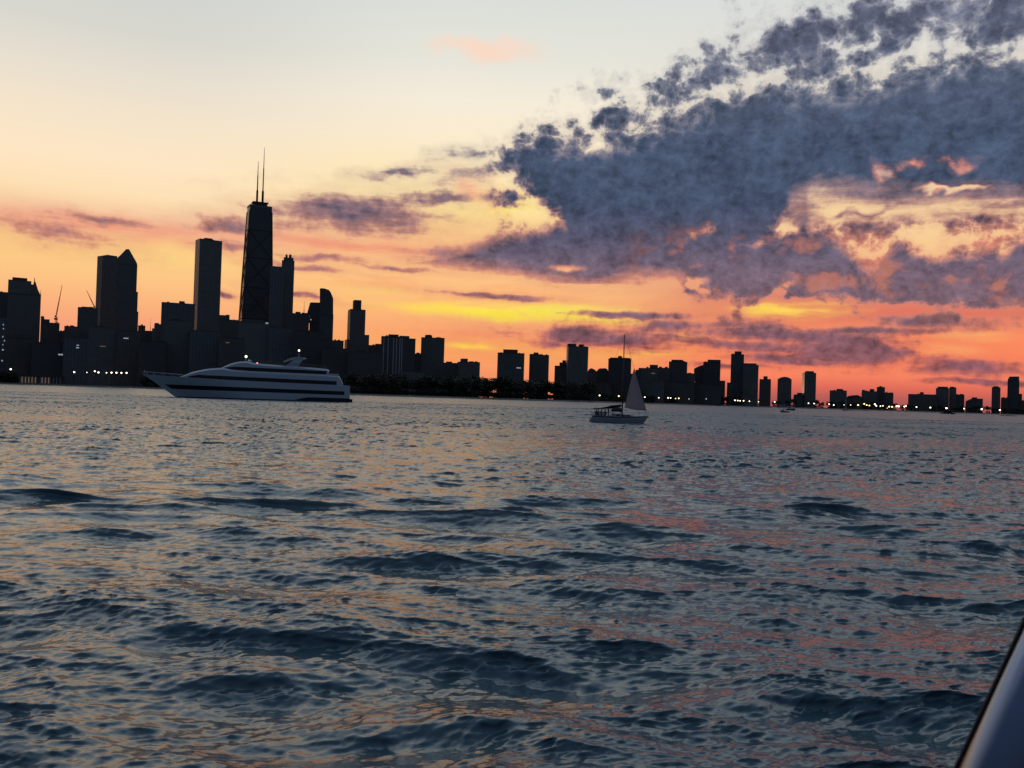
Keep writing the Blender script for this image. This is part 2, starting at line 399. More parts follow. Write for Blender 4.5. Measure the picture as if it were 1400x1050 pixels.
def box(bm, x0, x1, y0, y1, z0, z1, parapet=0.0):
    v = [bm.verts.new(p) for p in ((x0, y0, z0), (x1, y0, z0), (x1, y1, z0), (x0, y1, z0), (x0, y0, z1), (x1, y0, z1), (x1, y1, z1), (x0, y1, z1))]
    for q in ((0, 1, 5, 4), (1, 2, 6, 5), (2, 3, 7, 6), (3, 0, 4, 7), (3, 2, 1, 0)): bm.faces.new([v[i] for i in q])
    top = bm.faces.new([v[i] for i in (4, 5, 6, 7)])
    if parapet > 0:
        bmesh.ops.inset_region(bm, faces=[top], thickness=parapet)
        for q in top.verts: q.co.z -= parapet * 1.6
def frame_z(d):
    d = d.normalized()
    a = Vector((0, 0, 1)) if abs(d.z) < 0.9 else Vector((1, 0, 0))
    s = d.cross(a).normalized()
    return s, s.cross(d)
def tube(bm, pts, radii, n=8, cap=True):
    pts = [Vector(p) for p in pts]; rings = []
    if not isinstance(radii, (list, tuple)): radii = [radii] * len(pts)
    for i, p in enumerate(pts):
        d = pts[min(i + 1, len(pts) - 1)] - pts[max(i - 1, 0)]
        if i == 0: s, t_ = frame_z(d)
        else:
            dd = d.normalized(); s = (s - dd * s.dot(dd)).normalized(); t_ = s.cross(dd)
        rings.append([bm.verts.new(p + (s * math.cos(2 * math.pi * k / n) + t_ * math.sin(2 * math.pi * k / n)) * radii[i]) for k in range(n)])
    for a, b in zip(rings, rings[1:]):
        for k in range(n): bm.faces.new((a[k], a[(k + 1) % n], b[(k + 1) % n], b[k]))
    if cap:
        bm.faces.new(rings[0]); bm.faces.new(rings[-1])
def ball(bm, c, r, seg=10, ring=7, sc=(1, 1, 1)):
    m = Matrix.Translation(c) @ Matrix.Diagonal((r * sc[0], r * sc[1], r * sc[2], 1))
    bmesh.ops.create_uvsphere(bm, u_segments=seg, v_segments=ring, radius=1.0, matrix=m)
def prism(bm, poly, y0, y1):           # polygon in (x, z), extruded along y
    a = [bm.verts.new((p[0], y0, p[1])) for p in poly]; b = [bm.verts.new((p[0], y1, p[1])) for p in poly]
    n = len(poly)
    for i in range(n): bm.faces.new((a[i], a[(i + 1) % n], b[(i + 1) % n], b[i]))
    bm.faces.new(a); bm.faces.new(b[::-1])
def loft(bm, secs, cap=True, closed=True):
    rows = [[bm.verts.new(p) for p in s] for s in secs]
    n = len(rows[0])
    for a, b in zip(rows, rows[1:]):
        for k in range(n if closed else n - 1):
            bm.faces.new((a[k], a[(k + 1) % n], b[(k + 1) % n], b[k]))
    if cap and closed:
        bm.faces.new(rows[0][::-1]); bm.faces.new(rows[-1])

# ------------------------------------------------------------------ water
def build_water():
    rng = np.random.default_rng(11)
    def tile(N, L, lmin, lmax, main, spread, rms_slope):
        k1 = 2 * np.pi * np.fft.fftfreq(N, L / N)
        kx, ky = np.meshgrid(k1, k1, indexing='xy')
        k = np.hypot(kx, ky); k[0, 0] = 1e-6
        lam = 2 * np.pi / k
        th = np.arctan2(ky, kx) - main
        D = np.abs(np.cos(th)) ** spread * 0.96 + 0.04
        S = k ** -4.0 * D
        S *= 1 / (1 + np.exp((lmin - lam) / (0.12 * lmin))) / (1 + np.exp((lam - lmax) / (0.15 * lmax)))
        S[0, 0] = 0
        h = (rng.standard_normal((N, N)) + 1j * rng.standard_normal((N, N))) * np.sqrt(S)
        H = np.fft.ifft2(h).real
        gx = np.fft.ifft2(1j * kx * np.fft.fft2(H)).real; gy = np.fft.ifft2(1j * ky * np.fft.fft2(H)).real
        s = rms_slope / np.sqrt((gx ** 2 + gy ** 2).mean())
        Hk = np.fft.fft2(H * s)
        H = np.fft.ifft2(Hk).real
        dx = np.fft.ifft2(-1j * kx / k * Hk).real; dy = np.fft.ifft2(-1j * ky / k * Hk).real
        return [f.astype(np.float32) for f in (H, -dx, -dy)], N, L
    def sample(T, X, Y, rot, scale=1.0):
        fs, N, L = T; c, s = math.cos(rot), math.sin(rot)
        u = ((X * c + Y * s) / L * N / scale) % N; v = ((-X * s + Y * c) / L * N / scale) % N
        i0 = np.floor(u).astype(np.int32); j0 = np.floor(v).astype(np.int32)
        fu = (u - i0).astype(np.float32); fv = (v - j0).astype(np.float32)
        i0 %= N; j0 %= N; i1 = (i0 + 1) % N; j1 = (j0 + 1) % N
        o = []
        for f in fs:
            o.append(((f[j0, i0] * (1 - fu) + f[j0, i1] * fu) * (1 - fv) + (f[j1, i0] * (1 - fu) + f[j1, i1] * fu) * fv) * scale)
        h, dx, dy = o
        return h, dx * c - dy * s, dx * s + dy * c
    T_sw = tile(512, 61.0, 1.5, 5.5, R(80), 3.2, 0.150)    # wake swell near the boat
    T_ch = tile(1024, 71.0, 0.28, 1.3, R(96), 5.0, 0.215)   # wind chop everywhere
    T_rp = tile(1024, 17.3, 0.05, 0.32, R(84), 3.0, 0.19)   # ripples
    fine = np.linspace(-40, 40, 801)
    ang = np.concatenate([fine, np.linspace(40, 320, 71)[1:-1]])
    rows = [0.6, 1.2, 2, 3, 4, 4.6]
    r = 5.0
    while r < 100: rows.append(r); r *= 1.0036
    while r < 330: rows.append(r); r += 0.38
    while r < 2600: rows.append(r); r *= 1.0024
    while r < 16000: rows.append(r); r *= 1.12
    rr = np.array(rows)
    A, RR = np.meshgrid(np.radians(ang), rr, indexing='xy')
    X = RR * np.sin(A); Y = RR * np.cos(A)
    sp = np.maximum(RR * 0.0036, RR * R(0.1) * 0.7)
    sp = np.where(RR > 100, np.maximum(0.38, RR * 0.0024), sp)
    front = (np.abs(((np.degrees(A) + 180) % 360) - 180) <= 40.5) & (RR > 4.4)
    # low-frequency gusts that roughen or calm the chop
    gx, gdx, gdy = sample(T_sw, X, Y, 0.7, 9.0)
    gust = np.clip(1.0 + 0.22 * gx / (gx.std() + 1e-6), 0.55, 1.5)
    near = 1 / (1 + np.exp((RR - 31) / 2.2))
    a_sw = 0.16 + 0.84 * near
    a_ch = (0.58 + 0.30 * np.clip((RR - 22) / 25, 0, 1) + 0.52 * np.clip((RR - 40) / 90, 0, 1)) * gust * np.maximum(1.0, 0.55 * sp / 0.38)
    a_rp = np.clip((0.40 - sp) / 0.25, 0, 1) * gust * 0.95
    Z = np.zeros_like(X); DX = np.zeros_like(X); DY = np.zeros_like(X)
    for T, rot, amp, chop in ((T_sw, 0.12, a_sw, 1.35), (T_ch, -0.31, a_ch, 0.9), (T_rp, 0.5, a_rp, 0.7)):
        h, dx, dy = sample(T, X, Y, rot)
        Z += h * amp; DX += dx * amp * chop; DY += dy * amp * chop
    DY = DY - 1.5 * Z * near - 1.3 * Z * (1 - near)                                  # crests lean towards the boat: steep lit-away faces, long backs
    # wake crests running off to the side
    def crest(p, length, wid, hgt, tilt):
        nonlocal Z, DY
        c = on_water(*p); ct, st = math.cos(tilt), math.sin(tilt)
        lx = (X - c.x) * ct + (Y - c.y) * st; ly = -(X - c.x) * st + (Y - c.y) * ct
        ly = ly + 0.05 * np.sin(lx * 2.1 + p[0]) + 0.04 * np.sin(lx * 4.7)
        prof = np.where(ly < 0, np.exp(-(ly / (wid * 0.55)) ** 2), np.exp(-(ly / (wid * 1.3)) ** 2))
        env = np.exp(-(np.abs(lx) / length) ** 3) * (0.75 + 0.25 * np.sin(lx * 1.3 + p[0]))
        Z += 0.95 * hgt * prof * env; DY -= 1.2 * hgt * prof * env
    for c in (((1160, 700), 2.4, 0.45, 0.20, 0.03), ((1150, 722), 2.6, 0.40, 0.13, -0.10), ((1330, 732), 3.0, 0.5, 0.10, -0.02),
              ((135, 682), 2.2, 0.45, 0.16, 0.0), ((180, 694), 2.2, 0.45, 0.16, 0.0), ((310, 690), 2.2, 0.45, 0.15, 0.03), ((430, 692), 2.0, 0.45, 0.17, 0.0),
              ((560, 688), 1.8, 0.4, 0.13, -0.04), ((640, 696), 1.8, 0.4, 0.13, 0.02), ((760, 700), 2.4, 0.45, 0.13, 0.0),
              ((400, 925), 1.0, 0.50, 0.20, 0.20), ((300, 868), 1.3, 0.45, 0.13, 0.03), ((90, 890), 0.9, 0.45, 0.14, 0.10), ((560, 985), 1.0, 0.45, 0.16, 0.10), ((980, 965), 0.9, 0.40, 0.15, 0.25)):
        crest(*c)
    Z = np.where(front, Z, 0); DX = np.where(front, DX, 0); DY = np.where(front, DY, 0)
    co = np.stack([X + DX, Y + DY, Z], -1).reshape(-1, 3).astype(np.float32)
    nr, nc = X.shape
    co = np.vstack([co, [[0, 0, 0]]]).astype(np.float32)
    i = np.arange(nr - 1)[:, None] * nc; j = np.arange(nc)[None, :]; jn = (j + 1) % nc
    quads = np.stack([i + j, i + nc + j, i + nc + jn, i + jn], -1).reshape(-1, 4)
    tris = np.stack([np.full(nc, nr * nc), np.arange(nc), (np.arange(nc) + 1) % nc], -1)
    loops = np.concatenate([quads.ravel(), tris.ravel()]).astype(np.int32)
    starts = np.concatenate([np.arange(len(quads)) * 4, len(quads) * 4 + np.arange(nc) * 3]).astype(np.int32)
    me = bpy.data.meshes.new('water')
    me.vertices.add(len(co)); me.vertices.foreach_set('co', co.ravel())
    me.loops.add(len(loops)); me.loops.foreach_set('vertex_index', loops)
    me.polygons.add(len(starts)); me.polygons.foreach_set('loop_start', starts)
    me.polygons.foreach_set('use_smooth', np.ones(len(starts), dtype=bool))
    me.update(calc_edges=True)
    # material
    m = bpy.data.materials.new('lake_water'); m.use_nodes = True
    t = m.node_tree; t.nodes.clear(); g = NG(t)
    p = g.new('ShaderNodeBsdfPrincipled'); o = g.new('ShaderNodeOutputMaterial'); g.l.new(p.outputs[0], o.inputs[0])
    geo = g.new('ShaderNodeNewGeometry')
    px, py, pz = g.sep(geo.outputs['Position'])
    def slopes(sx, sy, sc, det):
        c = g.noise(g.xyz(g.m('MULTIPLY', px, sx), g.m('MULTIPLY', py, sy), 0.0), sc, det, 0.6)[1]
        return g.v('MULTIPLY', g.v('SUBTRACT', c, (0.5, 0.5, 0.5)), (1, 1, 0))
    dist = g.m('SQRT', g.m('ADD', g.m('POWER', px, 2.0), g.m('POWER', py, 2.0)))
    far = g.ss(dist, 25, 160)
    n1 = g.scale(slopes(0.6, 1.5, 11.0, 5.0), g.m('MULTIPLY_ADD', far, -0.04, 0.30))
    nrm = g.v('NORMALIZE', g.v('ADD', geo.outputs['Normal'], n1))
    # churned wake on the right
    c = on_water(1330, 747)
    ex = g.m('DIVIDE', g.m('SUBTRACT', px, c.x), 6.0); ey = g.m('DIVIDE', g.m('SUBTRACT', py, c.y), 1.3)
    er = g.m('SQRT', g.m('ADD', g.m('POWER', ex, 2.0), g.m('POWER', ey, 2.0)))
    fn = g.noise(g.xyz(px, g.m('MULTIPLY', py, 1.7), pz), 2.6, 8.0, 0.68, 0.6)[0]
    foam = g.ss(g.m('SUBTRACT', fn, g.m('MULTIPLY', er, 0.20)), 0.40, 0.62)
    foam = g.m('MULTIPLY', foam, 0.75)
    g.put(p.inputs['Base Color'], g.mix(foam, (0.044, 0.098, 0.126, 1), (0.36, 0.43, 0.52, 1)))
    g.put(p.inputs['Roughness'], g.mixf(foam, g.m('MULTIPLY_ADD', far, 0.14, 0.16), 0.6))
    p.inputs['IOR'].default_value = 1.5
    g.put(p.inputs['Normal'], nrm)
    me.materials.append(m)
    ob = bpy.data.objects.new('water', me); col.objects.link(ob)
    structure(ob)
build_water()

# ------------------------------------------------------------------ land
SHORE = [(-900, 1500), (-300, 1330), (0, 1290), (230, 1240), (480, 1120), (640, 1080), (790, 1150), (860, 1400), (1000, 1600), (1140, 1720), (1400, 1830), (1700, 1950), (2400, 2300)]
def shore_D(x):
    for (a, d), (b, e) in zip(SHORE, SHORE[1:]):
        if a <= x <= b: return d + (e - d) * (x - a) / (b - a)
    return 1300
M['sand'] = pbr('wet_sand_and_riprap', (0.10, 0.085, 0.07), 0.9, 0, 0.35, 0.15)
M['grass'] = pbr('park_grass', (0.035, 0.04, 0.025), 0.95, 0, 0.35, 0.03)
GZ = 2.2
def build_land():
    pts = []
    for x in range(-900, 2401, 25):
        D = shore_D(x) + 5 * math.sin(x * 0.05) + 3 * math.sin(x * 0.13)
        pts.append(Vector(((x - 700) / F_PX * D, D, 0)))
    bm = bmesh.new(); a, b = [], []
    for p in pts:
        a.append(bm.verts.new((p.x, p.y, -0.8))); b.append(bm.verts.new((p.x * 1.02, p.y * 1.02, GZ + 0.004)))
    for i in range(len(pts) - 1): bm.faces.new((a[i], a[i + 1], b[i + 1], b[i]))
    structure(link('beach', bm, M['sand'], None, True))
    bm = bmesh.new(); a, b = [], []
    for p in pts:
        a.append(bm.verts.new((p.x * 1.018, p.y * 1.018, GZ - 0.4))); b.append(bm.verts.new((p.x * 1.03, p.y * 1.03, GZ)))
    c = [bm.verts.new((p.x * 11, p.y * 11, GZ)) for p in pts]
    for i in range(len(pts) - 1):
        bm.faces.new((a[i], a[i + 1], b[i + 1], b[i])); bm.faces.new((b[i], b[i + 1], c[i + 1], c[i]))
    structure(link('ground', bm, M['grass']))
build_land()

# ------------------------------------------------------------------ skyline
# measured outline -> real width and height at the building's own distance
def building(name, label, D, mat, tiers, pents=(), masts=(), rot=0.0, depth=0.8, cat='building', polys=(), lit=(), fins=None):
    xs = [t[0] for t in tiers] + [t[1] for t in tiers] + [p[0] for pl in polys for p in pl]
    yt = min([t[2] for t in tiers] + [p[1] for pl in polys for p in pl])
    x0, x1 = min(xs), max(xs)
    xc = (at(x0, yt, D).x + at(x1, yt, D).x) / 2
    az = math.atan2(xc, D); ca = math.cos(az)
    a = R(rot); W = (at(x1, yt, D).x - at(x0, yt, D).x) * ca
    dp = max(14.0, min(48.0, W * depth))
    k = abs(math.sin(a)) * dp
    fs = max(0.35, (W - k) / W) / math.cos(a)
    half = W * fs / 2
    e = thing(name, label, cat, (xc + math.sin(az) * dp / 2, D + math.cos(az) * dp / 2, GZ), a - az)
    def lx(x, y): return (at(x, y, D).x - xc) * ca * fs
    def lz(x, y): return at(x, y, D).z - GZ
    fd = -dp / 2; i = 0
    for t in tiers:
        xa, xb, y = t[:3]; xm = (xa + xb) / 2
        bm = bmesh.new(); off = 0.35 * i
        box(bm, lx(xa, y), lx(xb, y), fd + off, dp / 2 - off, -1.0, lz(xm, y), min(0.9, 0.1 * dp))
        link('tower_block' if i == 0 else 'wing', bm, mat, e); i += 1
    for pl in polys:
        bm = bmesh.new(); off = 0.35 * i
        prism(bm, [(lx(*p), lz(*p)) for p in pl], fd + off, dp / 2 - off)
        link('peaked_roof', bm, mat, e); i += 1
    for q in pents:
        xa, xb, y, yb = q; xm = (xa + xb) / 2
        bm = bmesh.new()
        box(bm, lx(xa, y), lx(xb, y), fd + dp * 0.18 + 0.3 * i, dp * 0.3, lz(xm, yb) - 2.5, lz(xm, y), 0.5)
        link('penthouse', bm, M['roof'], e); i += 1
    for q in masts:
        xm, yb, y, r_ = q
        bm = bmesh.new()
        z0, z1 = lz(xm, yb) - 3, lz(xm + (yb - y) * 0.0314, y)
        X = lx(xm, yb)
        tube(bm, [(X, 0, z0), (X, 0, z0 + (z1 - z0) * 0.4), (X, 0, z0 + (z1 - z0) * 0.42), (X, 0, z1)], [r_, r_ * 0.9, r_ * 0.55, r_ * 0.3], 6)
        link('antenna', bm, M['metal_dark'], e)
    for q in lit:
        xm, y, w, h = q[:4]; mt = M[q[4]] if len(q) > 4 else M['lit']
        X, Z = lx(xm, y), lz(xm, y)
        bm = bmesh.new(); box(bm, X - w / 2, X + w / 2, fd - 0.25, fd + 0.6, Z - h / 2, Z + h / 2)
        link('lit_window', bm, mt, e)
    if fins:
        for xm, y0, y1, w in fins:
            X = lx(xm, y0); bm = bmesh.new()
            box(bm, X - w / 2, X + w / 2, fd - 1.0, fd + 0.3, lz(xm, y1), lz(xm, y0))
            link('fin', bm, M['fin'], e)
    # roof clutter: lift housings and vents, part of the silhouette
    t = max(tiers, key=lambda q: (q[1] - q[0]) * (600 - q[2]))
    if not polys and t[1] - t[0] > 9:
        rnd = random.Random(int(x0 * 10 + yt))
        zt = lz((t[0] + t[1]) / 2, t[2]); xl, xr = lx(t[0], t[2]), lx(t[1], t[2])
        for _ in range(3):
            c = xl + (xr - xl) * rnd.uniform(0.12, 0.88); w = rnd.uniform(0.8, 2.2); h = rnd.uniform(0.8, 2.4); dd = rnd.uniform(-0.3, 0.35) * dp
            bm = bmesh.new(); box(bm, c - w, c + w, dd - w, dd + w, zt - 2.2, zt + h, 0.2)
            link('roof_vent', bm, M['roof'], e)
    return e

B = building
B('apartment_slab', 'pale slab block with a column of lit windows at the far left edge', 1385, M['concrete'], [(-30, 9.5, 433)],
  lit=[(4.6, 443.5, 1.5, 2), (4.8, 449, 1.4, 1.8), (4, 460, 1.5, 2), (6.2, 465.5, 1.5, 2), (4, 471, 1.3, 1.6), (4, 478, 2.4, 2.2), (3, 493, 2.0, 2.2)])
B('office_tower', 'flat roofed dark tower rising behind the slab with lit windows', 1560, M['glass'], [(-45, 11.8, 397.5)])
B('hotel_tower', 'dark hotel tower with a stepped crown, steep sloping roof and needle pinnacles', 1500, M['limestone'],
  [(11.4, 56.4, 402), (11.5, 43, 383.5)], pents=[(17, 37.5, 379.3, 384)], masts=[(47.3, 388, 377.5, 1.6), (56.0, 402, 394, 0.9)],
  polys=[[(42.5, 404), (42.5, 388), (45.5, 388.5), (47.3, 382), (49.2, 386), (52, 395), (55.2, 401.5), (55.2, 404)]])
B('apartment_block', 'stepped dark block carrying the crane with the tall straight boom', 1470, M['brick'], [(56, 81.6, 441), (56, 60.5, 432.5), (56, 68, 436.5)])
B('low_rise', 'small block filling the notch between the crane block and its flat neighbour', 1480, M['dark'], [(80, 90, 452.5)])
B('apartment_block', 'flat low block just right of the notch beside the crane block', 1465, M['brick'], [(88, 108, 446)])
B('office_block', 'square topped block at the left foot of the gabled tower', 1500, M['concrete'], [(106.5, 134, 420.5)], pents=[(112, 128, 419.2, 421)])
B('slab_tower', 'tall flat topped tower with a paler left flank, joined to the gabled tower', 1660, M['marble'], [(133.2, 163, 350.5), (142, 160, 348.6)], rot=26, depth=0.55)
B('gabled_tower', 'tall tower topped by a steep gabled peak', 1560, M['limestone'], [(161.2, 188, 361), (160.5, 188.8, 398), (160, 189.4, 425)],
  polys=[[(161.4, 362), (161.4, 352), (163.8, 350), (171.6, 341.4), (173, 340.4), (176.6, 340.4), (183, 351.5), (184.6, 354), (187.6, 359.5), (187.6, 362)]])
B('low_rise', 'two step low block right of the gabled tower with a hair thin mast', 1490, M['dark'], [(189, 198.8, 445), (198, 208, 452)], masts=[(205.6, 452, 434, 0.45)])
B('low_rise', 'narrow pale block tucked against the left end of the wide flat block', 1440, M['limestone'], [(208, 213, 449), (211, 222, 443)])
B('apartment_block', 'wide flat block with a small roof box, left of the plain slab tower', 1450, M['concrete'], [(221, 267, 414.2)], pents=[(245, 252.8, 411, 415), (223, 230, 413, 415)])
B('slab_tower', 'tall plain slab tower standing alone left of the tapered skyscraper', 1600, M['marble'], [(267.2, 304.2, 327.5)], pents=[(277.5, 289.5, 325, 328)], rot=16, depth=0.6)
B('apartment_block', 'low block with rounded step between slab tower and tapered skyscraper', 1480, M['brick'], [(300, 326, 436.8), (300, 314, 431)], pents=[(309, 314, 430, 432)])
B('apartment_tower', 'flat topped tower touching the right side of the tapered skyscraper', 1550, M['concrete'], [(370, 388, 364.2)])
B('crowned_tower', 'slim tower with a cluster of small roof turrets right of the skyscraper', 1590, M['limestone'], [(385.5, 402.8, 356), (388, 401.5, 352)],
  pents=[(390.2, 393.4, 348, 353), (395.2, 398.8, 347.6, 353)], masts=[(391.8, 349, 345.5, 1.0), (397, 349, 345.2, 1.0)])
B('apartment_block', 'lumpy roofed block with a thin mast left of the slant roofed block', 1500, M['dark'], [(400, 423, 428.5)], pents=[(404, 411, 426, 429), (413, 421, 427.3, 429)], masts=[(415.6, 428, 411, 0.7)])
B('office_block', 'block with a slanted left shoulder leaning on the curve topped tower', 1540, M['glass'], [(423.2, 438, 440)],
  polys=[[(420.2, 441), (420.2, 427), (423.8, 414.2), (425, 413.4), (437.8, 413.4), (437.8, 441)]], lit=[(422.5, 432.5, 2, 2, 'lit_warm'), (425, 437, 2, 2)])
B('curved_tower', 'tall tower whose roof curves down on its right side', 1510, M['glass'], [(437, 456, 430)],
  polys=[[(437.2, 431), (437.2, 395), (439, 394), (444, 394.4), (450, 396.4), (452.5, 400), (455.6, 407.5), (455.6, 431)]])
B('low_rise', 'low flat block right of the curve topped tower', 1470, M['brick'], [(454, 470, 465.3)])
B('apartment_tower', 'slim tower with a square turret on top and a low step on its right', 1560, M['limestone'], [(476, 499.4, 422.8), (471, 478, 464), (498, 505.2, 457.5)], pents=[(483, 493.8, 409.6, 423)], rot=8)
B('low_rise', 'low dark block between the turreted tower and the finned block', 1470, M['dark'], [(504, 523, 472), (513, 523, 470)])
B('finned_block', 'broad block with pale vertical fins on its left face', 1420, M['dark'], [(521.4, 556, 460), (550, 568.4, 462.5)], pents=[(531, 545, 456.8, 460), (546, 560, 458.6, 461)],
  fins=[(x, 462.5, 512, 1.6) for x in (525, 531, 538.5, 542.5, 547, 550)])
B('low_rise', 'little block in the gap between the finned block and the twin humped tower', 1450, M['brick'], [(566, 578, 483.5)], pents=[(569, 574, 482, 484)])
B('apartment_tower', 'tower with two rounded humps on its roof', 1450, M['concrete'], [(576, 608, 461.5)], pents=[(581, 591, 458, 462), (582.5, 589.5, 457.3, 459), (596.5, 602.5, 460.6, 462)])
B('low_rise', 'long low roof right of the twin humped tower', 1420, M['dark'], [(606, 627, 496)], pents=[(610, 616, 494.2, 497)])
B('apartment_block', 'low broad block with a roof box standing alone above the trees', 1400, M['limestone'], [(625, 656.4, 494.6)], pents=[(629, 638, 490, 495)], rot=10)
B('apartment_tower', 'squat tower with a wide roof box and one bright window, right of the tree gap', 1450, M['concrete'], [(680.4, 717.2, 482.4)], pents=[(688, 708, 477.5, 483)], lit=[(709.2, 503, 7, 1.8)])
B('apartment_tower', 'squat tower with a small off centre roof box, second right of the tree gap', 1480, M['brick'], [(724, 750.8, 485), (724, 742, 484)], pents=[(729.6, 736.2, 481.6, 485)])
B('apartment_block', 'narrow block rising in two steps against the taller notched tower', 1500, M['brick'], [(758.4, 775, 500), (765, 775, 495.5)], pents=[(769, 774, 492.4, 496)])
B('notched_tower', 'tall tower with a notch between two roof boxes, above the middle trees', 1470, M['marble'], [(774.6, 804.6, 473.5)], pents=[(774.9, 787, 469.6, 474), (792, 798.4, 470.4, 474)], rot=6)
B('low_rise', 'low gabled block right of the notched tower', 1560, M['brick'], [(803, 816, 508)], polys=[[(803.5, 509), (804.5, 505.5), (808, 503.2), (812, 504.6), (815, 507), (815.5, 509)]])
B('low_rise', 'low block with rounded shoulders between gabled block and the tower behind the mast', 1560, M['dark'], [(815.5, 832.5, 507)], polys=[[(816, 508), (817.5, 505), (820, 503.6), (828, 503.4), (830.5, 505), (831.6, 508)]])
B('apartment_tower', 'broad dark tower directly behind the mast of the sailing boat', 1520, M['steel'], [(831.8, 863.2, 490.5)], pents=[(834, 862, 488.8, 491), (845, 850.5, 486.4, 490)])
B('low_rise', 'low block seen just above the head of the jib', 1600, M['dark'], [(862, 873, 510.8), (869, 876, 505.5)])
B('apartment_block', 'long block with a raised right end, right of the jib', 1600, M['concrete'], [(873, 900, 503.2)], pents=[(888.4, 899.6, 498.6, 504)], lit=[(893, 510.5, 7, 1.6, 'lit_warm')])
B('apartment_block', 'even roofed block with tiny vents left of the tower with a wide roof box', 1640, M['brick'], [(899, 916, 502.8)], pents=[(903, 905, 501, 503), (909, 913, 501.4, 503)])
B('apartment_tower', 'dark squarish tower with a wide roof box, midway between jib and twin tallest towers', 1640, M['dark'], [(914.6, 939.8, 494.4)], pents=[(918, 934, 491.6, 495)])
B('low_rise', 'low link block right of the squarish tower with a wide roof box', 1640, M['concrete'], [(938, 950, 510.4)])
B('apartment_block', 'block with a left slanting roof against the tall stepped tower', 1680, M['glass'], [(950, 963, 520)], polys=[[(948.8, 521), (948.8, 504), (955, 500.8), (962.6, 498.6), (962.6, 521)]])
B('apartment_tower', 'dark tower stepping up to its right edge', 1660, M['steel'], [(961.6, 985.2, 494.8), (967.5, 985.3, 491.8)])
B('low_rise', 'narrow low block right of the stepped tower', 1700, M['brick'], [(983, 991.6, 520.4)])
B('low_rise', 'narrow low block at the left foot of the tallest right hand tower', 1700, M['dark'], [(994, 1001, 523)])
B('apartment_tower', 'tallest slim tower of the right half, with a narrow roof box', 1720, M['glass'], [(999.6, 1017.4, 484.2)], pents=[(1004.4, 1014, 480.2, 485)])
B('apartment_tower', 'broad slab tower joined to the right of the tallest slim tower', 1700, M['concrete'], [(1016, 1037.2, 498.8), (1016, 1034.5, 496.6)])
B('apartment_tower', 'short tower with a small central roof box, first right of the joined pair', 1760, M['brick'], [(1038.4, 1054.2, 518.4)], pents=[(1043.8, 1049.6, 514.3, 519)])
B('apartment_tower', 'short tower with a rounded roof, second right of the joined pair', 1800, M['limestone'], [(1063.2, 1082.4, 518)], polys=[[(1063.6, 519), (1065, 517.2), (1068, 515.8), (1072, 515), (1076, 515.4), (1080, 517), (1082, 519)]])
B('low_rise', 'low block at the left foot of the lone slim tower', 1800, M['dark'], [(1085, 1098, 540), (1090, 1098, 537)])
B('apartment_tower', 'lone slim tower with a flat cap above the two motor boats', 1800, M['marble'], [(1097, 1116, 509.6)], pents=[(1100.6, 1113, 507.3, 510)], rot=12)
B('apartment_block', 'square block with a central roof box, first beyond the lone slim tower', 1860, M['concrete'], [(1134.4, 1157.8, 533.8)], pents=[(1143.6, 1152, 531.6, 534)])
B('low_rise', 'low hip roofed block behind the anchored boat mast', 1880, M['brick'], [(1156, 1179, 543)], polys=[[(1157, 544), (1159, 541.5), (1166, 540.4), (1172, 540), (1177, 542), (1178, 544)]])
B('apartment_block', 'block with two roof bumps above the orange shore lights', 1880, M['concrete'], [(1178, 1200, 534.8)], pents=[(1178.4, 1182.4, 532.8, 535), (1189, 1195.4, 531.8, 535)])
B('apartment_block', 'block whose left half stands higher, right of the two bump block', 1890, M['dark'], [(1209, 1221.6, 536.8), (1198.8, 1210, 529)], pents=[(1202, 1206, 527.8, 529)])
B('apartment_block', 'long even block with one small roof bump, right of the tree gap', 1920, M['brick'], [(1241.6, 1281, 539)], pents=[(1257.6, 1263, 536, 540)])
B('apartment_tower', 'broad flat domed block, left one of the pair above the bright lamp', 1940, M['concrete'], [(1279.6, 1297.6, 530.6)], pents=[(1282, 1296, 528.6, 531)])
B('apartment_tower', 'narrower block, right one of the pair above the bright lamp', 1950, M['limestone'], [(1297.8, 1307.6, 530)], pents=[(1299, 1305, 528.6, 531)])
B('low_rise', 'lower block stepping down from the right one of the paired blocks', 1950, M['dark'], [(1306, 1318.6, 539.4)])
B('low_rise', 'low roof rising to a hump, between the paired blocks and the slim pair', 1960, M['brick'], [(1320, 1343.8, 549), (1330, 1343.8, 545)], pents=[(1329, 1336, 543.2, 546)], polys=[[(1320, 550), (1321, 548), (1329, 544.6), (1331, 544.6), (1331, 550)]])
B('apartment_tower', 'slim short tower standing alone near the right edge', 1980, M['concrete'], [(1356, 1368, 529.4)], pents=[(1358, 1365.6, 528, 530)])
B('low_rise', 'low block left of the tall tower by the right edge', 2000, M['brick'], [(1368.6, 1379, 544)])
B('apartment_tower', 'tall dark tower with a cut corner nearest the right edge', 2000, M['glass'], [(1377.6, 1393.8, 520)], polys=[[(1377.8, 521), (1377.8, 518.5), (1380, 515), (1381, 514.6), (1393.4, 514.8), (1393.4, 521)]])
B('low_rise', 'narrow wing right of the tall tower with a cut corner', 2010, M['dark'], [(1392, 1397.4, 538.4)])
B('low_rise', 'last low block cut by the right edge of the view', 2020, M['brick'], [(1396, 1430, 547.6)])
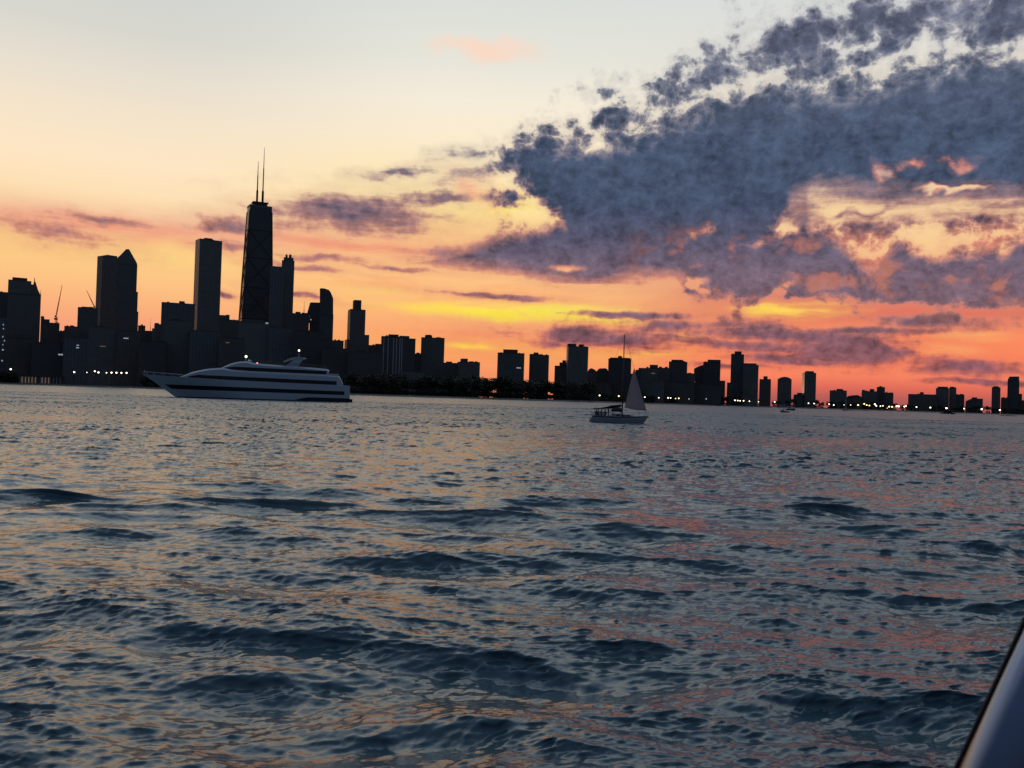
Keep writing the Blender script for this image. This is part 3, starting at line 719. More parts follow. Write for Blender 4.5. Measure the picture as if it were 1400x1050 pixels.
# the nearer row along the drive, darker and lower
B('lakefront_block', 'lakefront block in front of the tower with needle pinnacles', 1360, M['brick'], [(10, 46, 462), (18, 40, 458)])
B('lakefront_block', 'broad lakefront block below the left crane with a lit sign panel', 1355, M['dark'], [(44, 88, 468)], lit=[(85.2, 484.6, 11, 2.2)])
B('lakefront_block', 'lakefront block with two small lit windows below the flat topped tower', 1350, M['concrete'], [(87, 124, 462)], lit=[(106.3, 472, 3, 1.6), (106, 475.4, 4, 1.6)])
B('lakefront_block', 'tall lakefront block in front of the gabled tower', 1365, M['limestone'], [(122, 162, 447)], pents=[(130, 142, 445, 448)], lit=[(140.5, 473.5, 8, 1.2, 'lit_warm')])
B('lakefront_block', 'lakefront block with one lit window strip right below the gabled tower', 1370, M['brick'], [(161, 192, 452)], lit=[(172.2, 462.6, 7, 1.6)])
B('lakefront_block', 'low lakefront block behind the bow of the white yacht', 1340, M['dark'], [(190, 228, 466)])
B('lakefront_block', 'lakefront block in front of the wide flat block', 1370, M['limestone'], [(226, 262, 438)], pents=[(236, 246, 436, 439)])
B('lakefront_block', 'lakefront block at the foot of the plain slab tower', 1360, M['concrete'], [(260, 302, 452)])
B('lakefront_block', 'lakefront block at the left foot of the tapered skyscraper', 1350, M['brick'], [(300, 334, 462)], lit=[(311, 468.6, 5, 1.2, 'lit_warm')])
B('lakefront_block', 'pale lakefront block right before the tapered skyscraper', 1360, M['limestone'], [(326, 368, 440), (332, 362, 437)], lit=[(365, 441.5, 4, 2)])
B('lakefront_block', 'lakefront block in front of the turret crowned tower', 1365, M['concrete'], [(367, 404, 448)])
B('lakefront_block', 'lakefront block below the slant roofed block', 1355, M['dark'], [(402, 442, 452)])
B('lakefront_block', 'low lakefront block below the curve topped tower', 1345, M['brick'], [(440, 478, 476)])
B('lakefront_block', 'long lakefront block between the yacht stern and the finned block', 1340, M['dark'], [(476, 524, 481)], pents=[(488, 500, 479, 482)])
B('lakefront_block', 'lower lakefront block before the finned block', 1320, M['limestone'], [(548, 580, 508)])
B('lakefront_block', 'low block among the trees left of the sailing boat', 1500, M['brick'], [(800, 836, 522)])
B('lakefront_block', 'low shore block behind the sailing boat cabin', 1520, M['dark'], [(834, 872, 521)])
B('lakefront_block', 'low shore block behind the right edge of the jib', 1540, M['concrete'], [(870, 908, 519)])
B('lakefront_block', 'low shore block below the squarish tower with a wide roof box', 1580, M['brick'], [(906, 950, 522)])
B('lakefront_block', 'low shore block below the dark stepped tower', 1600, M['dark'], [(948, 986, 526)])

def skyscraper():
    D = 1654.0
    e = thing('tapered_skyscraper', 'tallest black tapered skyscraper with two white tipped antennas', 'skyscraper', (at(346.2, 530, D + 24).x, D + 24, GZ), R(16 + 11))
    H = at(354, 279.2, D).z - GZ
    bw, bd, tw, td = 64, 42, 40.5, 27
    bm = bmesh.new()
    v = [bm.verts.new((sx * bw / 2, sy * bd / 2, -1)) for sx, sy in ((-1, -1), (1, -1), (1, 1), (-1, 1))]
    w = [bm.verts.new((sx * tw / 2, sy * td / 2, H)) for sx, sy in ((-1, -1), (1, -1), (1, 1), (-1, 1))]
    for i in range(4): bm.faces.new((v[i], v[(i + 1) % 4], w[(i + 1) % 4], w[i]))
    bm.faces.new(w); bm.faces.new(v[::-1])
    link('tower_body', bm, M['steel'], e)
    def P(u, z, face):
        f = z / H; hw = (bw + (tw - bw) * f) / 2; hd = (bd + (td - bd) * f) / 2
        return {0: (u * hw, -hd - 0.25, z), 1: (-hw - 0.25, u * hd, z), 2: (hw + 0.25, u * hd, z)}[face]
    lv = [0, 0.20, 0.385, 0.555, 0.715, 0.865]
    for face in (0, 1, 2):
        bm = bmesh.new()
        for a, b in zip(lv, lv[1:]):
            tube(bm, [P(-1, a * H, face), P(1, b * H, face)], 0.8, 6); tube(bm, [P(1, a * H, face), P(-1, b * H, face)], 0.8, 6)
            tube(bm, [P(-1, b * H, face), P(1, b * H, face)], 0.7, 6)
        for u in (-1, 1): tube(bm, [P(u, 0, face), P(u, H * 0.97, face)], 0.9, 6)
        link('cross_bracing', bm, M['metal_dark'], e)
    bm = bmesh.new()
    box(bm, -tw / 2 - 0.5, tw / 2 + 0.5, -td / 2 - 0.5, td / 2 + 0.5, H - 3.0, H + 0.4, 0.8)
    link('roof_band', bm, pbr('grey_roof_band', (0.16, 0.16, 0.17), 0.6), e)
    ztop = at(354, 273.6, D).z - GZ
    bm = bmesh.new()
    box(bm, -12.2, 12.2, -9, 9, H - 1.6, ztop - 1.8, 0)
    box(bm, -14.2, 14.2, -10.5, 10.5, ztop - 1.8, ztop, 0.6)
    link('penthouse', bm, M['roof'], e)
    for dx, y_mid, y_top, rr_ in ((-5.5, 256, 216.5, 1.9), (4.9, 256, 196, 2.1)):
        zm = at(352, y_mid, D).z - GZ; zt = at(355, y_top, D).z - GZ
        bm = bmesh.new()
        tube(bm, [(dx, 0, ztop - 1), (dx, 0, ztop + 8), (dx, 0, zm - 3), (dx, 0, zm)], [rr_ * 1.05, rr_, rr_, rr_ * 0.7], 10)
        an = link('antenna', bm, M['metal_dark'], e)
        bm = bmesh.new(); L = zt - zm
        tube(bm, [(dx, 0, zm - 0.5), (dx, 0, zm + L * 0.5), (dx, 0, zm + L * 0.52), (dx, 0, zm + L * 0.8), (dx, 0, zt)], [1.15, 1.0, 0.75, 0.55, 0.3], 8)
        link('antenna_mast', bm, pbr('weathered_white_antenna', (0.30, 0.26, 0.24), 0.6), an)
skyscraper()

def crane(label, foot, top, tip, D):
    f = at(*foot, D); e = thing('tower_crane', label, 'crane', (f.x, f.y, GZ))
    t0 = at(*top, D); t1 = at(*tip, D)
    bm = bmesh.new(); L = t0 - f
    for sx in (-1, 1):
        for sy in (-1, 1): tube(bm, [(sx, sy, 0), (sx + L.x, sy, t0.z - GZ)], 0.28, 5)
    z, s = 0, 1
    while z < t0.z - GZ - 3:
        tube(bm, [(-s, -1, z), (s, -1, z + 3)], 0.16, 4); tube(bm, [(-s, 1, z), (s, 1, z + 3)], 0.16, 4); z += 3; s = -s
    link('mast', bm, M['metal_dark'], e)
    bm = bmesh.new(); q = Vector((f.x, f.y, GZ)); a = t0 - q; b = t1 - q; d = (b - a); n = max(6, int(d.length / 3.5))
    up = Vector((-d.z, 0, d.x)).normalized() * 0.9
    pts = [a + d * (i / n) for i in range(n + 1)]
    tube(bm, [a - up * 0.6, b], 0.35, 5); tube(bm, [a + up + Vector((0, 0.7, 0)), b], 0.3, 5); tube(bm, [a + up - Vector((0, 0.7, 0)), b], 0.3, 5)
    for i in range(n): tube(bm, [pts[i] - up * 0.6 * (1 - i / n), pts[i + 1] + up * (1 - (i + 1) / n)], 0.16, 4)
    link('boom', bm, M['metal_dark'], e)
    bm = bmesh.new(); c = a - d.normalized() * 4
    box(bm, c.x - 2.2, c.x + 2.2, -1.6, 1.6, c.z - 1.2, c.z + 1.6); box(bm, a.x - 1.2, a.x + 1.2, -2.6, -1.1, a.z - 1, a.z + 1.8)
    link('counterweight', bm, M['metal_dark'], e)
crane('lattice crane with a long boom leaning right above the stepped dark block', (77, 470), (76.8, 433), (85, 389.5), 1505)
crane('small lattice crane with its boom tilted left, beside the flat topped pale flanked tower', (131, 470), (129.6, 420), (118.3, 397), 1590)

# ------------------------------------------------------------------ trees along the shore
M['bark'] = pbr('bark', (0.05, 0.04, 0.03), 0.9, 0, 0.3, 1.0)
def leaf_mat():
    m = bpy.data.materials.new('dark_foliage'); m.use_nodes = True
    t = m.node_tree; t.nodes.clear(); g = NG(t)
    p = g.new('ShaderNodeBsdfPrincipled'); o = g.new('ShaderNodeOutputMaterial'); g.l.new(p.outputs[0], o.inputs[0])
    tc = g.new('ShaderNodeTexCoord'); n = g.noise(tc.outputs['Object'], 0.35, 3.0, 0.6, 0, '3D')[0]
    g.put(p.inputs['Base Color'], g.ramp(n, [(0.3, (0.018, 0.026, 0.012, 1)), (0.7, (0.05, 0.065, 0.026, 1))]))
    p.inputs['Roughness'].default_value = 0.7
    return m
M['leaf'] = leaf_mat()
def tree_protos():
    out = []
    for s in range(5):
        rnd = random.Random(50 + s)
        H = 1.0
        tr = bmesh.new()
        tube(tr, [(0, 0, -0.03), (0.01, 0, 0.2), (0.0, 0.01, 0.45), (0.02, 0, 0.75)], [0.032, 0.024, 0.018, 0.006], 7)
        cl = []
        for k in range(9):
            a = rnd.uniform(0, 6.28); z = rnd.uniform(0.2, 0.6); l = rnd.uniform(0.2, 0.36)
            tip = Vector((math.cos(a) * l, math.sin(a) * l, z + rnd.uniform(0.08, 0.3)))
            tube(tr, [(0, 0, z), tuple(tip * 0.6 + Vector((0, 0, z * 0.35))), tuple(tip)], [0.012, 0.008, 0.003], 5)
            cl.append((tip, rnd.uniform(0.13, 0.2)))
        for k in range(5):
            a = rnd.uniform(0, 6.28); cl.append((Vector((math.cos(a) * 0.2, math.sin(a) * 0.2, rnd.uniform(0.1, 0.2))), rnd.uniform(0.10, 0.15)))
        for k in range(6):
            cl.append((Vector((rnd.uniform(-.12, .12), rnd.uniform(-.12, .12), rnd.uniform(0.55, 0.88))), rnd.uniform(0.11, 0.17)))
        bm = bmesh.new()
        for c, r_ in cl:
            for _ in range(70):
                d = Vector((rnd.gauss(0, 1), rnd.gauss(0, 1), rnd.gauss(0, 0.85))).normalized() * r_ * rnd.uniform(0.35, 1.05)
                q = c + d; n = Vector((rnd.gauss(0, 1), rnd.gauss(0, 1), rnd.gauss(0, 1))).normalized()
                a_, b_ = frame_z(n); z = rnd.uniform(0.018, 0.042)
                bm.faces.new([bm.verts.new(q + a_ * z * i + b_ * z * j) for i, j in ((-1, -.6), (1, -.6), (1, .6), (-1, .6))])
        mt = bpy.data.meshes.new('trunk'); tr.to_mesh(mt); tr.free(); mt.materials.append(M['bark'])
        mc = bpy.data.meshes.new('crown'); bm.to_mesh(mc); bm.free(); mc.materials.append(M['leaf'])
        out.append((mt, mc))
    return out
PROTO = tree_protos()
def tree(x, D, h, label, group, wide=1.0):
    e = thing('shore_tree', label, 'tree', ((x - 700) / F_PX * D, D, GZ - 0.1), random.uniform(0, 6.28), group)
    e.scale = (h * wide, h * wide, h)
    for nm, me in zip(('trunk', 'crown'), random.choice(PROTO)):
        o = bpy.data.objects.new(nm, me); col.objects.link(o); o.parent = e
def belt(n, xa, xb, d0, d1, h0, h1, label, group):
    for i in range(n):
        x = xa + (xb - xa) * (i + random.uniform(0.1, 0.9)) / n
        tree(x, shore_D(x) + random.uniform(d0, d1), random.uniform(h0, h1), label, group, random.uniform(0.9, 1.4))
belt(62, 476, 806, 45, 150, 22, 30, 'dark leafy tree in the belt between the yacht stern and the sailing boat', 'trees between yacht and sailing boat')
belt(14, 0, 20, 40, 60, 10, 18, 'dark leafy tree on the beach at the far left edge', 'trees at the left edge of the shore')
belt(16, 196, 320, 45, 90, 12, 20, 'dark leafy tree on the shore behind the yacht bow', 'trees behind the yacht bow')
belt(26, 820, 1000, 60, 150, 12, 17, 'dark leafy tree on the shore right of the sailing boat', 'trees right of the sailing boat')
belt(26, 1000, 1240, 50, 150, 12, 18, 'dark leafy tree on the far shore around the lone slim tower', 'trees on the far shore')
belt(22, 1236, 1410, 50, 150, 12, 17, 'dark leafy tree on the far shore below the paired blocks and slim towers', 'trees at the right end of the shore')

# ------------------------------------------------------------------ shore lamps
ORD = ['leftmost', 'second', 'third', 'fourth', 'fifth', 'sixth', 'seventh', 'eighth', 'ninth']
NUM = ['', 'one', 'two', 'three', 'four', 'five', 'six', 'seven', 'eight', 'nine']
def lamps(where, pts, mat='lamp_white', r=1.0, word='white'):
    n = len(pts)
    for i, p in enumerate(pts):
        x, y = p[:2]; rr_ = 0.8 * (p[2] if len(p) > 2 else r)
        D = shore_D(x) + 45
        q = at(x, y, D)
        if n == 1: lab = f'{word} shore lamp {where}'
        elif i == 0: lab = f'leftmost of {NUM[n]} {word} shore lamps {where}'
        elif i == n - 1: lab = f'rightmost of {NUM[n]} {word} shore lamps {where}'
        else: lab = f'{ORD[i]} of {NUM[n]} {word} shore lamps {where}'
        e = thing('street_lamp', lab, 'lamp', (q.x, D, GZ), 0, 'lamps along the shore')
        z = max(q.z - GZ, 3.0)
        bm = bmesh.new(); tube(bm, [(0, 0.6, -0.5), (0, 0.6, z * 0.6), (0, 0.55, z - 0.2), (0, 0.2, z + rr_ * 1.05)], [0.22, 0.16, 0.13, 0.10], 6)
        link('pole', bm, M['metal_dark'], e)
        bm = bmesh.new(); ball(bm, (0, 0, z), rr_, 10, 7, (1, 0.8, 0.85)); link('lamp_globe', bm, M[mat], e, True)
lamps('at the far left edge below the slab with lit windows', [(14.6, 504.8, 1.7)])
lamps('along the beach below the left crane and gabled tower', [(101.5, 508.8, 1.5), (118.8, 509.2, 0.8), (129.6, 507.6, 1.4), (134.6, 509.2, 1.5)])
lamps('in the bright row right below the gabled tower', [(145.6, 509.6, 1.1), (152.4, 509.4, 1.5), (159.2, 509.6, 1.5), (166, 509.8, 1.5), (173, 509.8, 1.5)])
lamps('left of the sailing boat mast', [(819.8, 540.6, 1.35)])
lamps('just left of the sailing boat mast', [(846, 541.5, 1.6)], 'lamp_warm', word='warm')
lamps('just right of the jib', [(881.6, 543, 1.3), (900.7, 543.8, 1.2), (913.4, 544, 1.3), (916.8, 544, 1.3)])
lamps('below the squarish tower with a wide roof box', [(923.6, 544.8, 1.1), (928, 544.6, 1.6)], 'lamp_warm', word='warm')
lamps('below the dark stepped tower', [(942, 545.4, 1.0), (965.5, 545.4, 1.0)], 'lamp_dim', word='dim')
lamps('below the tallest slim tower', [(1004.8, 547.3, 1.5), (1008.6, 547.6, 1.5), (1012, 548, 1.3), (1016.6, 547.9, 1.4), (1024.6, 548.5, 1.3)])
lamps('below the short towers right of the joined pair', [(1037, 549.2, 1.0), (1059.2, 549.6, 1.4)])
lamps('on either side of the lone slim tower', [(1105.4, 551.3, 1.4), (1113, 551.7, 1.4)])
lamps('below the square block with a central roof box', [(1133.6, 552.5, 1.4), (1140, 553.7, 1.5), (1154, 553.5, 0.9), (1163, 553.6, 1.0)])
lamps('below the block with two roof bumps', [(1173.2, 553.8, 2.0), (1181.6, 552.2, 1.9), (1185, 553.8, 1.7), (1188.6, 554.4, 1.6)], 'lamp_warm', word='orange')
lamps('below the block with a higher left half', [(1196.2, 552.6, 1.9), (1198, 554.8, 1.6), (1203.8, 555.2, 1.4), (1207.2, 554.9, 1.3)])
lamps('counting a reflected glow in the tree gap', [(1215.6, 556, 2.0), (1219.6, 556.2, 2.0), (1213, 558, 1.0)], 'lamp_warm', word='orange')  # lowest globe imitates the warm reflection below the other two lamps
lamps('close together in the tree gap', [(1226, 555.2, 2.2), (1229, 555.6, 2.0), (1236.6, 555.8, 2.0), (1238.6, 555.2, 1.5)])
lamps('below the long even block', [(1253, 556.6, 1.7), (1272, 557.2, 1.8)])
lamps('below the right one of the paired blocks', [(1294, 558, 2.3)])
lamps('below the low hump roof and slim short tower', [(1318, 558.6, 1.6), (1342.2, 559.4, 2.4), (1367, 560.6, 2.0)])

def beach_house():
    D = shore_D(50) + 38
    a, b = at(27, 514, D), at(82, 516, D)
    e = thing('beach_pavilion', 'long low beach pavilion with faint warm lights behind its columns, far left', 'pavilion', ((a.x + b.x) / 2, D + 6, GZ), R(3))
    w = (b.x - a.x) / 2; h = max(a.z - GZ, 5)
    bm = bmesh.new(); box(bm, -w, w, -3, 6, -0.5, h, 0.4); link('hall', bm, M['dark'], e)
    bm = bmesh.new(); box(bm, -w - 1, w + 1, -6, 6.5, h, h + 0.8); link('roof', bm, M['roof'], e)
    for i in range(13):
        x = -w + 1 + i * (2 * w - 2) / 12
        bm = bmesh.new(); box(bm, x - 0.3, x + 0.3, -5.6, -5.0, -0.5, h); link('column', bm, M['fin'], e)
        if i < 9 and i != 5:
            bm = bmesh.new(); box(bm, x + 0.9, x + 2.4, -3.2, -2.9, 0.6, h - 0.8); link('lit_bay', bm, M['lit_warm'], e)
beach_house()

# ------------------------------------------------------------------ the white dinner yacht
M['white'] = pbr('white_gelcoat', (0.52, 0.55, 0.60), 0.35, 0, 0.05, 0.4)
M['yacht_glass'] = pbr('black_tinted_glass', (0.008, 0.009, 0.013), 0.08, 0, 0.1, 0.5)
M['boot'] = pbr('black_antifouling', (0.012, 0.012, 0.014), 0.5, 0, 0.2, 0.5)
M['deck'] = pbr('grey_deck', (0.3, 0.3, 0.31), 0.7, 0, 0.1, 0.5)
M['steel_bright'] = pbr('polished_rail', (0.55, 0.56, 0.58), 0.25, 1.0, 0.05, 3)
def interp(tab, s):
    for (a, *va), (b, *vb) in zip(tab, tab[1:]):
        if a <= s <= b:
            f = (s - a) / (b - a) if b > a else 0
            return [p + (q - p) * f for p, q in zip(va, vb)]
    return list(tab[0][1:]) if s < tab[0][0] else list(tab[-1][1:])
def yacht():
    D = 275.0
    q = at(472, 549, D)
    e = thing('dinner_yacht', 'long white dinner yacht with dark window stripes and a raked radar arch', 'yacht', (q.x, D + 6, 0), math.pi)
    HB = 5.8
    def send(z): return interp([(-1.2, 50.5), (0, 52.6), (2.2, 55.1), (4.5, 59.0), (6.8, 62.6)], z)[0]
    def hb(t, z):
        fl = 1.0 - (0.08 + 0.62 * max(0.0, (t - 0.62) / 0.38)) * (1.0 - min(1.0, max(0.0, z / 6.2)))
        f = 1.0 if t < 0.5 else max(0.0, 1 - ((t - 0.5) / 0.5) ** 2.3)
        return HB * f * fl * (0.93 + 0.07 * min(1, t / 0.1)) + 0.02
    def sheer(t): return interp([(0, 5.05), (0.3, 5.45), (0.6, 5.75), (0.85, 6.25), (1, 6.75)], t)[0]
    def hp(t, z, side, off=0.0):
        return Vector((t * send(z), side * (hb(t, z) + off), z))
    T = [i / 44 for i in range(45)]
    bm = bmesh.new(); secs = []
    for t in T:
        zs = [-1.2, 0, 1.2, 2.4, 3.6, 4.6, sheer(t)]
        secs.append([hp(t, z, -1) for z in zs] + [hp(t, z, 1) for z in reversed(zs)])
    loft(bm, secs); link('hull', bm, M['white'], e, False)
    def strip(name, mat, ta, tb, za, zb, off=0.03, n=40):
        bm = bmesh.new()
        for side in (-1, 1):
            rows = []
            for i in range(n + 1):
                t = ta + (tb - ta) * i / n
                a = za(t) if callable(za) else za; b = zb(t) if callable(zb) else zb
                rows.append([bm.verts.new(hp(t, z, side, o)) for z, o in ((a, off), (b, off), (b, -0.1), (a, -0.1))])
            for r1, r2 in zip(rows, rows[1:]):
                for k in range(4): bm.faces.new((r1[k], r1[(k + 1) % 4], r2[(k + 1) % 4], r2[k]))
        return link(name, bm, mat, e)
    strip('window_band', M['yacht_glass'], 0.03, 0.965, lambda t: 2.25 + 0.3 * t, lambda t: 3.35 + 0.5 * t)
    strip('boot_stripe', M['boot'], 0.0, 0.985, -0.3, lambda t: 1.25 if t < 0.24 else (1.25 - (t - 0.24) / 0.08 * 0.95 if t < 0.32 else 0.30), 0.04, 80)
    # main cabin
    prof = [(2.2, 5.9, 5.0), (3.4, 8.1, 5.2), (3.9, 8.25, 5.2), (10, 8.4, 5.3), (20, 8.5, 5.3), (30, 8.65, 5.3), (36, 8.9, 5.3), (38.5, 9.35, 5.25), (39.5, 9.3, 5.2), (42.9, 8.95, 5.0),
            (45.8, 8.3, 4.5), (47.6, 7.8, 4.0), (49.4, 7.0, 3.3), (51.2, 6.2, 2.4)]
    def cabin(name, prof, base, mat):
        bm = bmesh.new(); secs = []
        for s, zt, w in prof:
            b = base(s)
            ed = min(0.5, max(0.05, (zt - b) * 0.3))
            secs.append([(s, -w, b), (s, -w, zt - ed), (s, -w + ed * 1.6, zt), (s, 0, zt + 0.06), (s, w - ed * 1.6, zt), (s, w, zt - ed), (s, w, b)])
        loft(bm, secs); return link(name, bm, mat, e)
    main = cabin('main_cabin', prof, lambda s: 4.9 + 0.022 * s, M['white'])
    def cab_strip(name, prof, s0, s1, za, zb, parent, off=0.03):
        bm = bmesh.new()
        ss_ = sorted({s0, s1} | {p[0] for p in prof if s0 < p[0] < s1})
        for side in (-1, 1):
            rows = []
            for s in ss_:
                _, w = interp(prof, s)
                rows.append([bm.verts.new((s, side * (w + o), z)) for z, o in ((za(s), off), (zb(s), off), (zb(s), -0.1), (za(s), -0.1))])
            for r1, r2 in zip(rows, rows[1:]):
                for k in range(4): bm.faces.new((r1[k], r1[(k + 1) % 4], r2[(k + 1) % 4], r2[k]))
            bm.faces.new(rows[0]); bm.faces.new(rows[-1])
        return link(name, bm, M['yacht_glass'], parent)
    cab_strip('window_band', prof, 4.2, 48.8, lambda s: 5.25 + 0.012 * s if s < 46 else 6.1, lambda s: 6.4 + 0.013 * s if s < 46 else 6.9 - 0.16 * (s - 46), main)
    prof2 = [(6.6, 9.9, 4.3), (7.2, 10.15, 4.4), (12, 10.45, 4.6), (20, 10.75, 4.6), (27, 11.0, 4.6), (29.6, 11.2, 4.6), (31.5, 11.65, 4.5), (33.5, 11.5, 4.4), (35.0, 11.2, 4.2), (36.8, 10.6, 3.9), (38.2, 9.9, 3.5), (39.0, 9.45, 3.1)]
    up = cabin('upper_cabin', prof2, lambda s: 8.2 + 0.012 * s, M['white'])
    cab_strip('window_band', prof2, 7.4, 38.6, lambda s: 8.45 + 0.008 * s, lambda s: 9.42 + 0.012 * s if s < 36 else 9.75 - 0.12 * (s - 36), up)
    # aft terraces of the stepped stern
    bm = bmesh.new()
    box(bm, 0.4, 2.6, -4.9, 4.9, 4.4, 5.25); box(bm, 3.6, 6.8, -4.6, 4.6, 8.2, 8.75)
    link('aft_deck', bm, M['white'], e)
    bm = bmesh.new(); box(bm, -0.9, 0.2, -4.8, 4.8, 0.1, 1.05); link('swim_platform', bm, M['boot'], e)
    # radar arch
    bm = bmesh.new()
    for sy in (-1, 1):
        secs = []
        for s0_, s1_, z in ((20.3, 16.2, 10.4), (19.2, 15.9, 11.4), (17.6, 15.0, 12.6), (16.9, 14.6, 13.2)):
            secs.append([(s0_, sy * 3.9, z), (s0_, sy * 3.4, z), (s1_, sy * 3.4, z), (s1_, sy * 3.9, z)])
        loft(bm, secs)
    secs = []
    for s, z, h in ((20.8, 12.0, 0.12), (19.4, 12.8, 0.3), (18.2, 13.3, 0.4), (16.2, 13.55, 0.4), (14.6, 13.5, 0.3), (13.9, 13.42, 0.15)):
        secs.append([(s, -4.1, z - h), (s, 4.1, z - h), (s, 4.1, z), (s, -4.1, z)])
    loft(bm, secs); link('radar_arch', bm, M['white'], e)
    bm = bmesh.new(); tube(bm, [(16.1, 0, 13.3), (16.1, 0, 15.6)], [0.14, 0.08], 6); mst = link('light_mast', bm, M['white'], e)
    bm = bmesh.new(); ball(bm, (16.1, -0.1, 15.75), 0.30); link('mast_light', bm, M['lamp_white'], mst, True)
    bm = bmesh.new(); tube(bm, [(32.2, 0, 11.4), (32.2, 0, 13.1)], [0.14, 0.08], 6); mst = link('light_mast', bm, M['white'], e)
    bm = bmesh.new(); ball(bm, (32.2, -0.1, 13.2), 0.36); link('mast_light', bm, M['lamp_white'], mst, True)
    bm = bmesh.new(); ball(bm, (29.0, -4.3, 11.35), 0.28); link('side_light', bm, M['lamp_red'], e, True)
    bm = bmesh.new(); ball(bm, (31.0, 0, 11.9), 0.55, 10, 7, (1, 1, 0.7)); link('radar_dome', bm, M['white'], e, True)
    # railings round the top deck and the bow
    bm = bmesh.new()
    for sy in (-1, 1):
        pts = [(s, sy * 4.45, interp(prof2, s)[0] + 0.95) for s in (7, 10, 13, 16, 19, 22, 25, 27.5)]
        tube(bm, pts, 0.05, 5); tube(bm, [(a, b, c - 0.45) for a, b, c in pts], 0.035, 5)
        for a, b, c in pts: tube(bm, [(a, b, c), (a, b, c - 1.1)], 0.04, 5)
    link('top_deck_railing', bm, M['metal_dark'], e)
    bm = bmesh.new()
    for sy in (-1, 1):
        pts = []
        for t in (0.83, 0.87, 0.91, 0.95, 0.98, 0.995):
            p = hp(t, sheer(t), sy, -0.15); pts.append((p.x, p.y, p.z + 0.75))
        tube(bm, pts, 0.05, 5)
        for a, b, c in pts: tube(bm, [(a, b, c), (a, b, c - 0.85)], 0.035, 5)
    tube(bm, [(61.8, 0, 6.6), (61.8, 0, 8.1)], 0.06, 5)
    link('bow_railing', bm, M['white'], e)
    e.rotation_euler = (0, 0, math.pi + R(13.0)); e.scale.x = 0.985
    return e
yacht()

# ------------------------------------------------------------------ people
def person(label, loc, rz, pose, top, group):
    e = thing('person', label, 'person', loc, rz, group)
    if pose == 'seat':
        J = {'pel': (0, 0, .08), 'spi': (0, .01, .28), 'che': (0, -.01, .46), 'nek': (0, 0, .58), 'hea': (0, .03, .70), 'top': (0, .03, .80),
             'hl': (-.09, .04, .07), 'kl': (-.11, .46, .10), 'al': (-.11, .48, -.36), 'tl': (-.11, .62, -.40), 'hr': (.09, .04, .07), 'kr': (.11, .46, .10), 'ar': (.11, .46, -.36), 'tr': (.11, .60, -.40),
             'sl': (-.18, 0, .50), 'el': (-.25, .06, .24), 'wl': (-.16, .27, .16), 'fl': (-.14, .36, .15), 'sr': (.18, 0, .50), 'er': (.25, .06, .24), 'wr': (.16, .27, .16), 'fr': (.14, .36, .15)}
    else:
        J = {'pel': (0, 0, .92), 'spi': (0, .01, 1.10), 'che': (0, 0, 1.28), 'nek': (0, .01, 1.44), 'hea': (0, .03, 1.56), 'top': (0, .03, 1.67),
             'hl': (-.09, 0, .90), 'kl': (-.11, .04, .48), 'al': (-.11, 0, .08), 'tl': (-.12, .14, .03), 'hr': (.09, 0, .90), 'kr': (.11, .03, .48), 'ar': (.12, -.02, .08), 'tr': (.13, .12, .03),
             'sl': (-.19, 0, 1.36), 'el': (-.26, .04, 1.10), 'wl': (-.22, .20, .96), 'fl': (-.21, .28, .93), 'sr': (.19, 0, 1.36), 'er': (.26, .03, 1.10), 'wr': (.24, .16, .92), 'fr': (.23, .22, .86)}
    Rr = {'pel': .15, 'spi': .135, 'che': .16, 'nek': .055, 'hea': .095, 'top': .07, 'hl': .09, 'kl': .06, 'al': .045, 'tl': .04, 'hr': .09, 'kr': .06, 'ar': .045, 'tr': .04,
          'sl': .07, 'el': .045, 'wl': .03, 'fl': .03, 'sr': .07, 'er': .045, 'wr': .03, 'fr': .03}
    E = [('pel', 'spi'), ('spi', 'che'), ('che', 'nek'), ('nek', 'hea'), ('hea', 'top'), ('pel', 'hl'), ('hl', 'kl'), ('kl', 'al'), ('al', 'tl'), ('pel', 'hr'), ('hr', 'kr'), ('kr', 'ar'), ('ar', 'tr'),
         ('che', 'sl'), ('sl', 'el'), ('el', 'wl'), ('wl', 'fl'), ('che', 'sr'), ('sr', 'er'), ('er', 'wr'), ('wr', 'fr')]
    ks = list(J); ix = {k: i for i, k in enumerate(ks)}
    me = bpy.data.meshes.new('tmp'); me.from_pydata([J[k] for k in ks], [(ix[a], ix[b]) for a, b in E], [])
    o = bpy.data.objects.new('tmp', me); col.objects.link(o)
    o.modifiers.new('skin', 'SKIN'); o.modifiers.new('sub', 'SUBSURF').levels = 1
    for k in ks: me.skin_vertices[0].data[ix[k]].radius = (Rr[k], Rr[k] * (0.75 if k in ('che', 'spi', 'pel') else 1))
    me.skin_vertices[0].data[0].use_root = True
    dg = bpy.context.evaluated_depsgraph_get(); dg.update()
    fin = bpy.data.meshes.new_from_object(o.evaluated_get(dg))
    bpy.data.objects.remove(o); bpy.data.meshes.remove(me)
    fin.name = 'body'; fin.materials.clear()
    for m in (top, M['skin'], M['trousers']): fin.materials.append(m)
    zn = J['nek'][2] + 0.01; zp = J['pel'][2] + 0.02
    for p in fin.polygons:
        p.use_smooth = True; c = p.center
        p.material_index = 1 if c.z > zn or min((c - Vector(J[k])).length for k in ('fl', 'fr')) < 0.07 else (2 if c.z < zp and abs(c.x) < 0.2 else 0)
    b = bpy.data.objects.new('body', fin); col.objects.link(b); b.parent = e
    bm = bmesh.new(); h = Vector(J['hea']); ball(bm, h + Vector((0, -.025, .05)), .105, 12, 8, (.9, 1.0, .95)); link('hair', bm, M['hair'], b, True)
    return e
M['skin'] = pbr('skin', (0.42, 0.27, 0.20), 0.6, 0, 0.05, 8)
M['trousers'] = pbr('dark_trousers', (0.03, 0.035, 0.05), 0.8, 0, 0.1, 8)
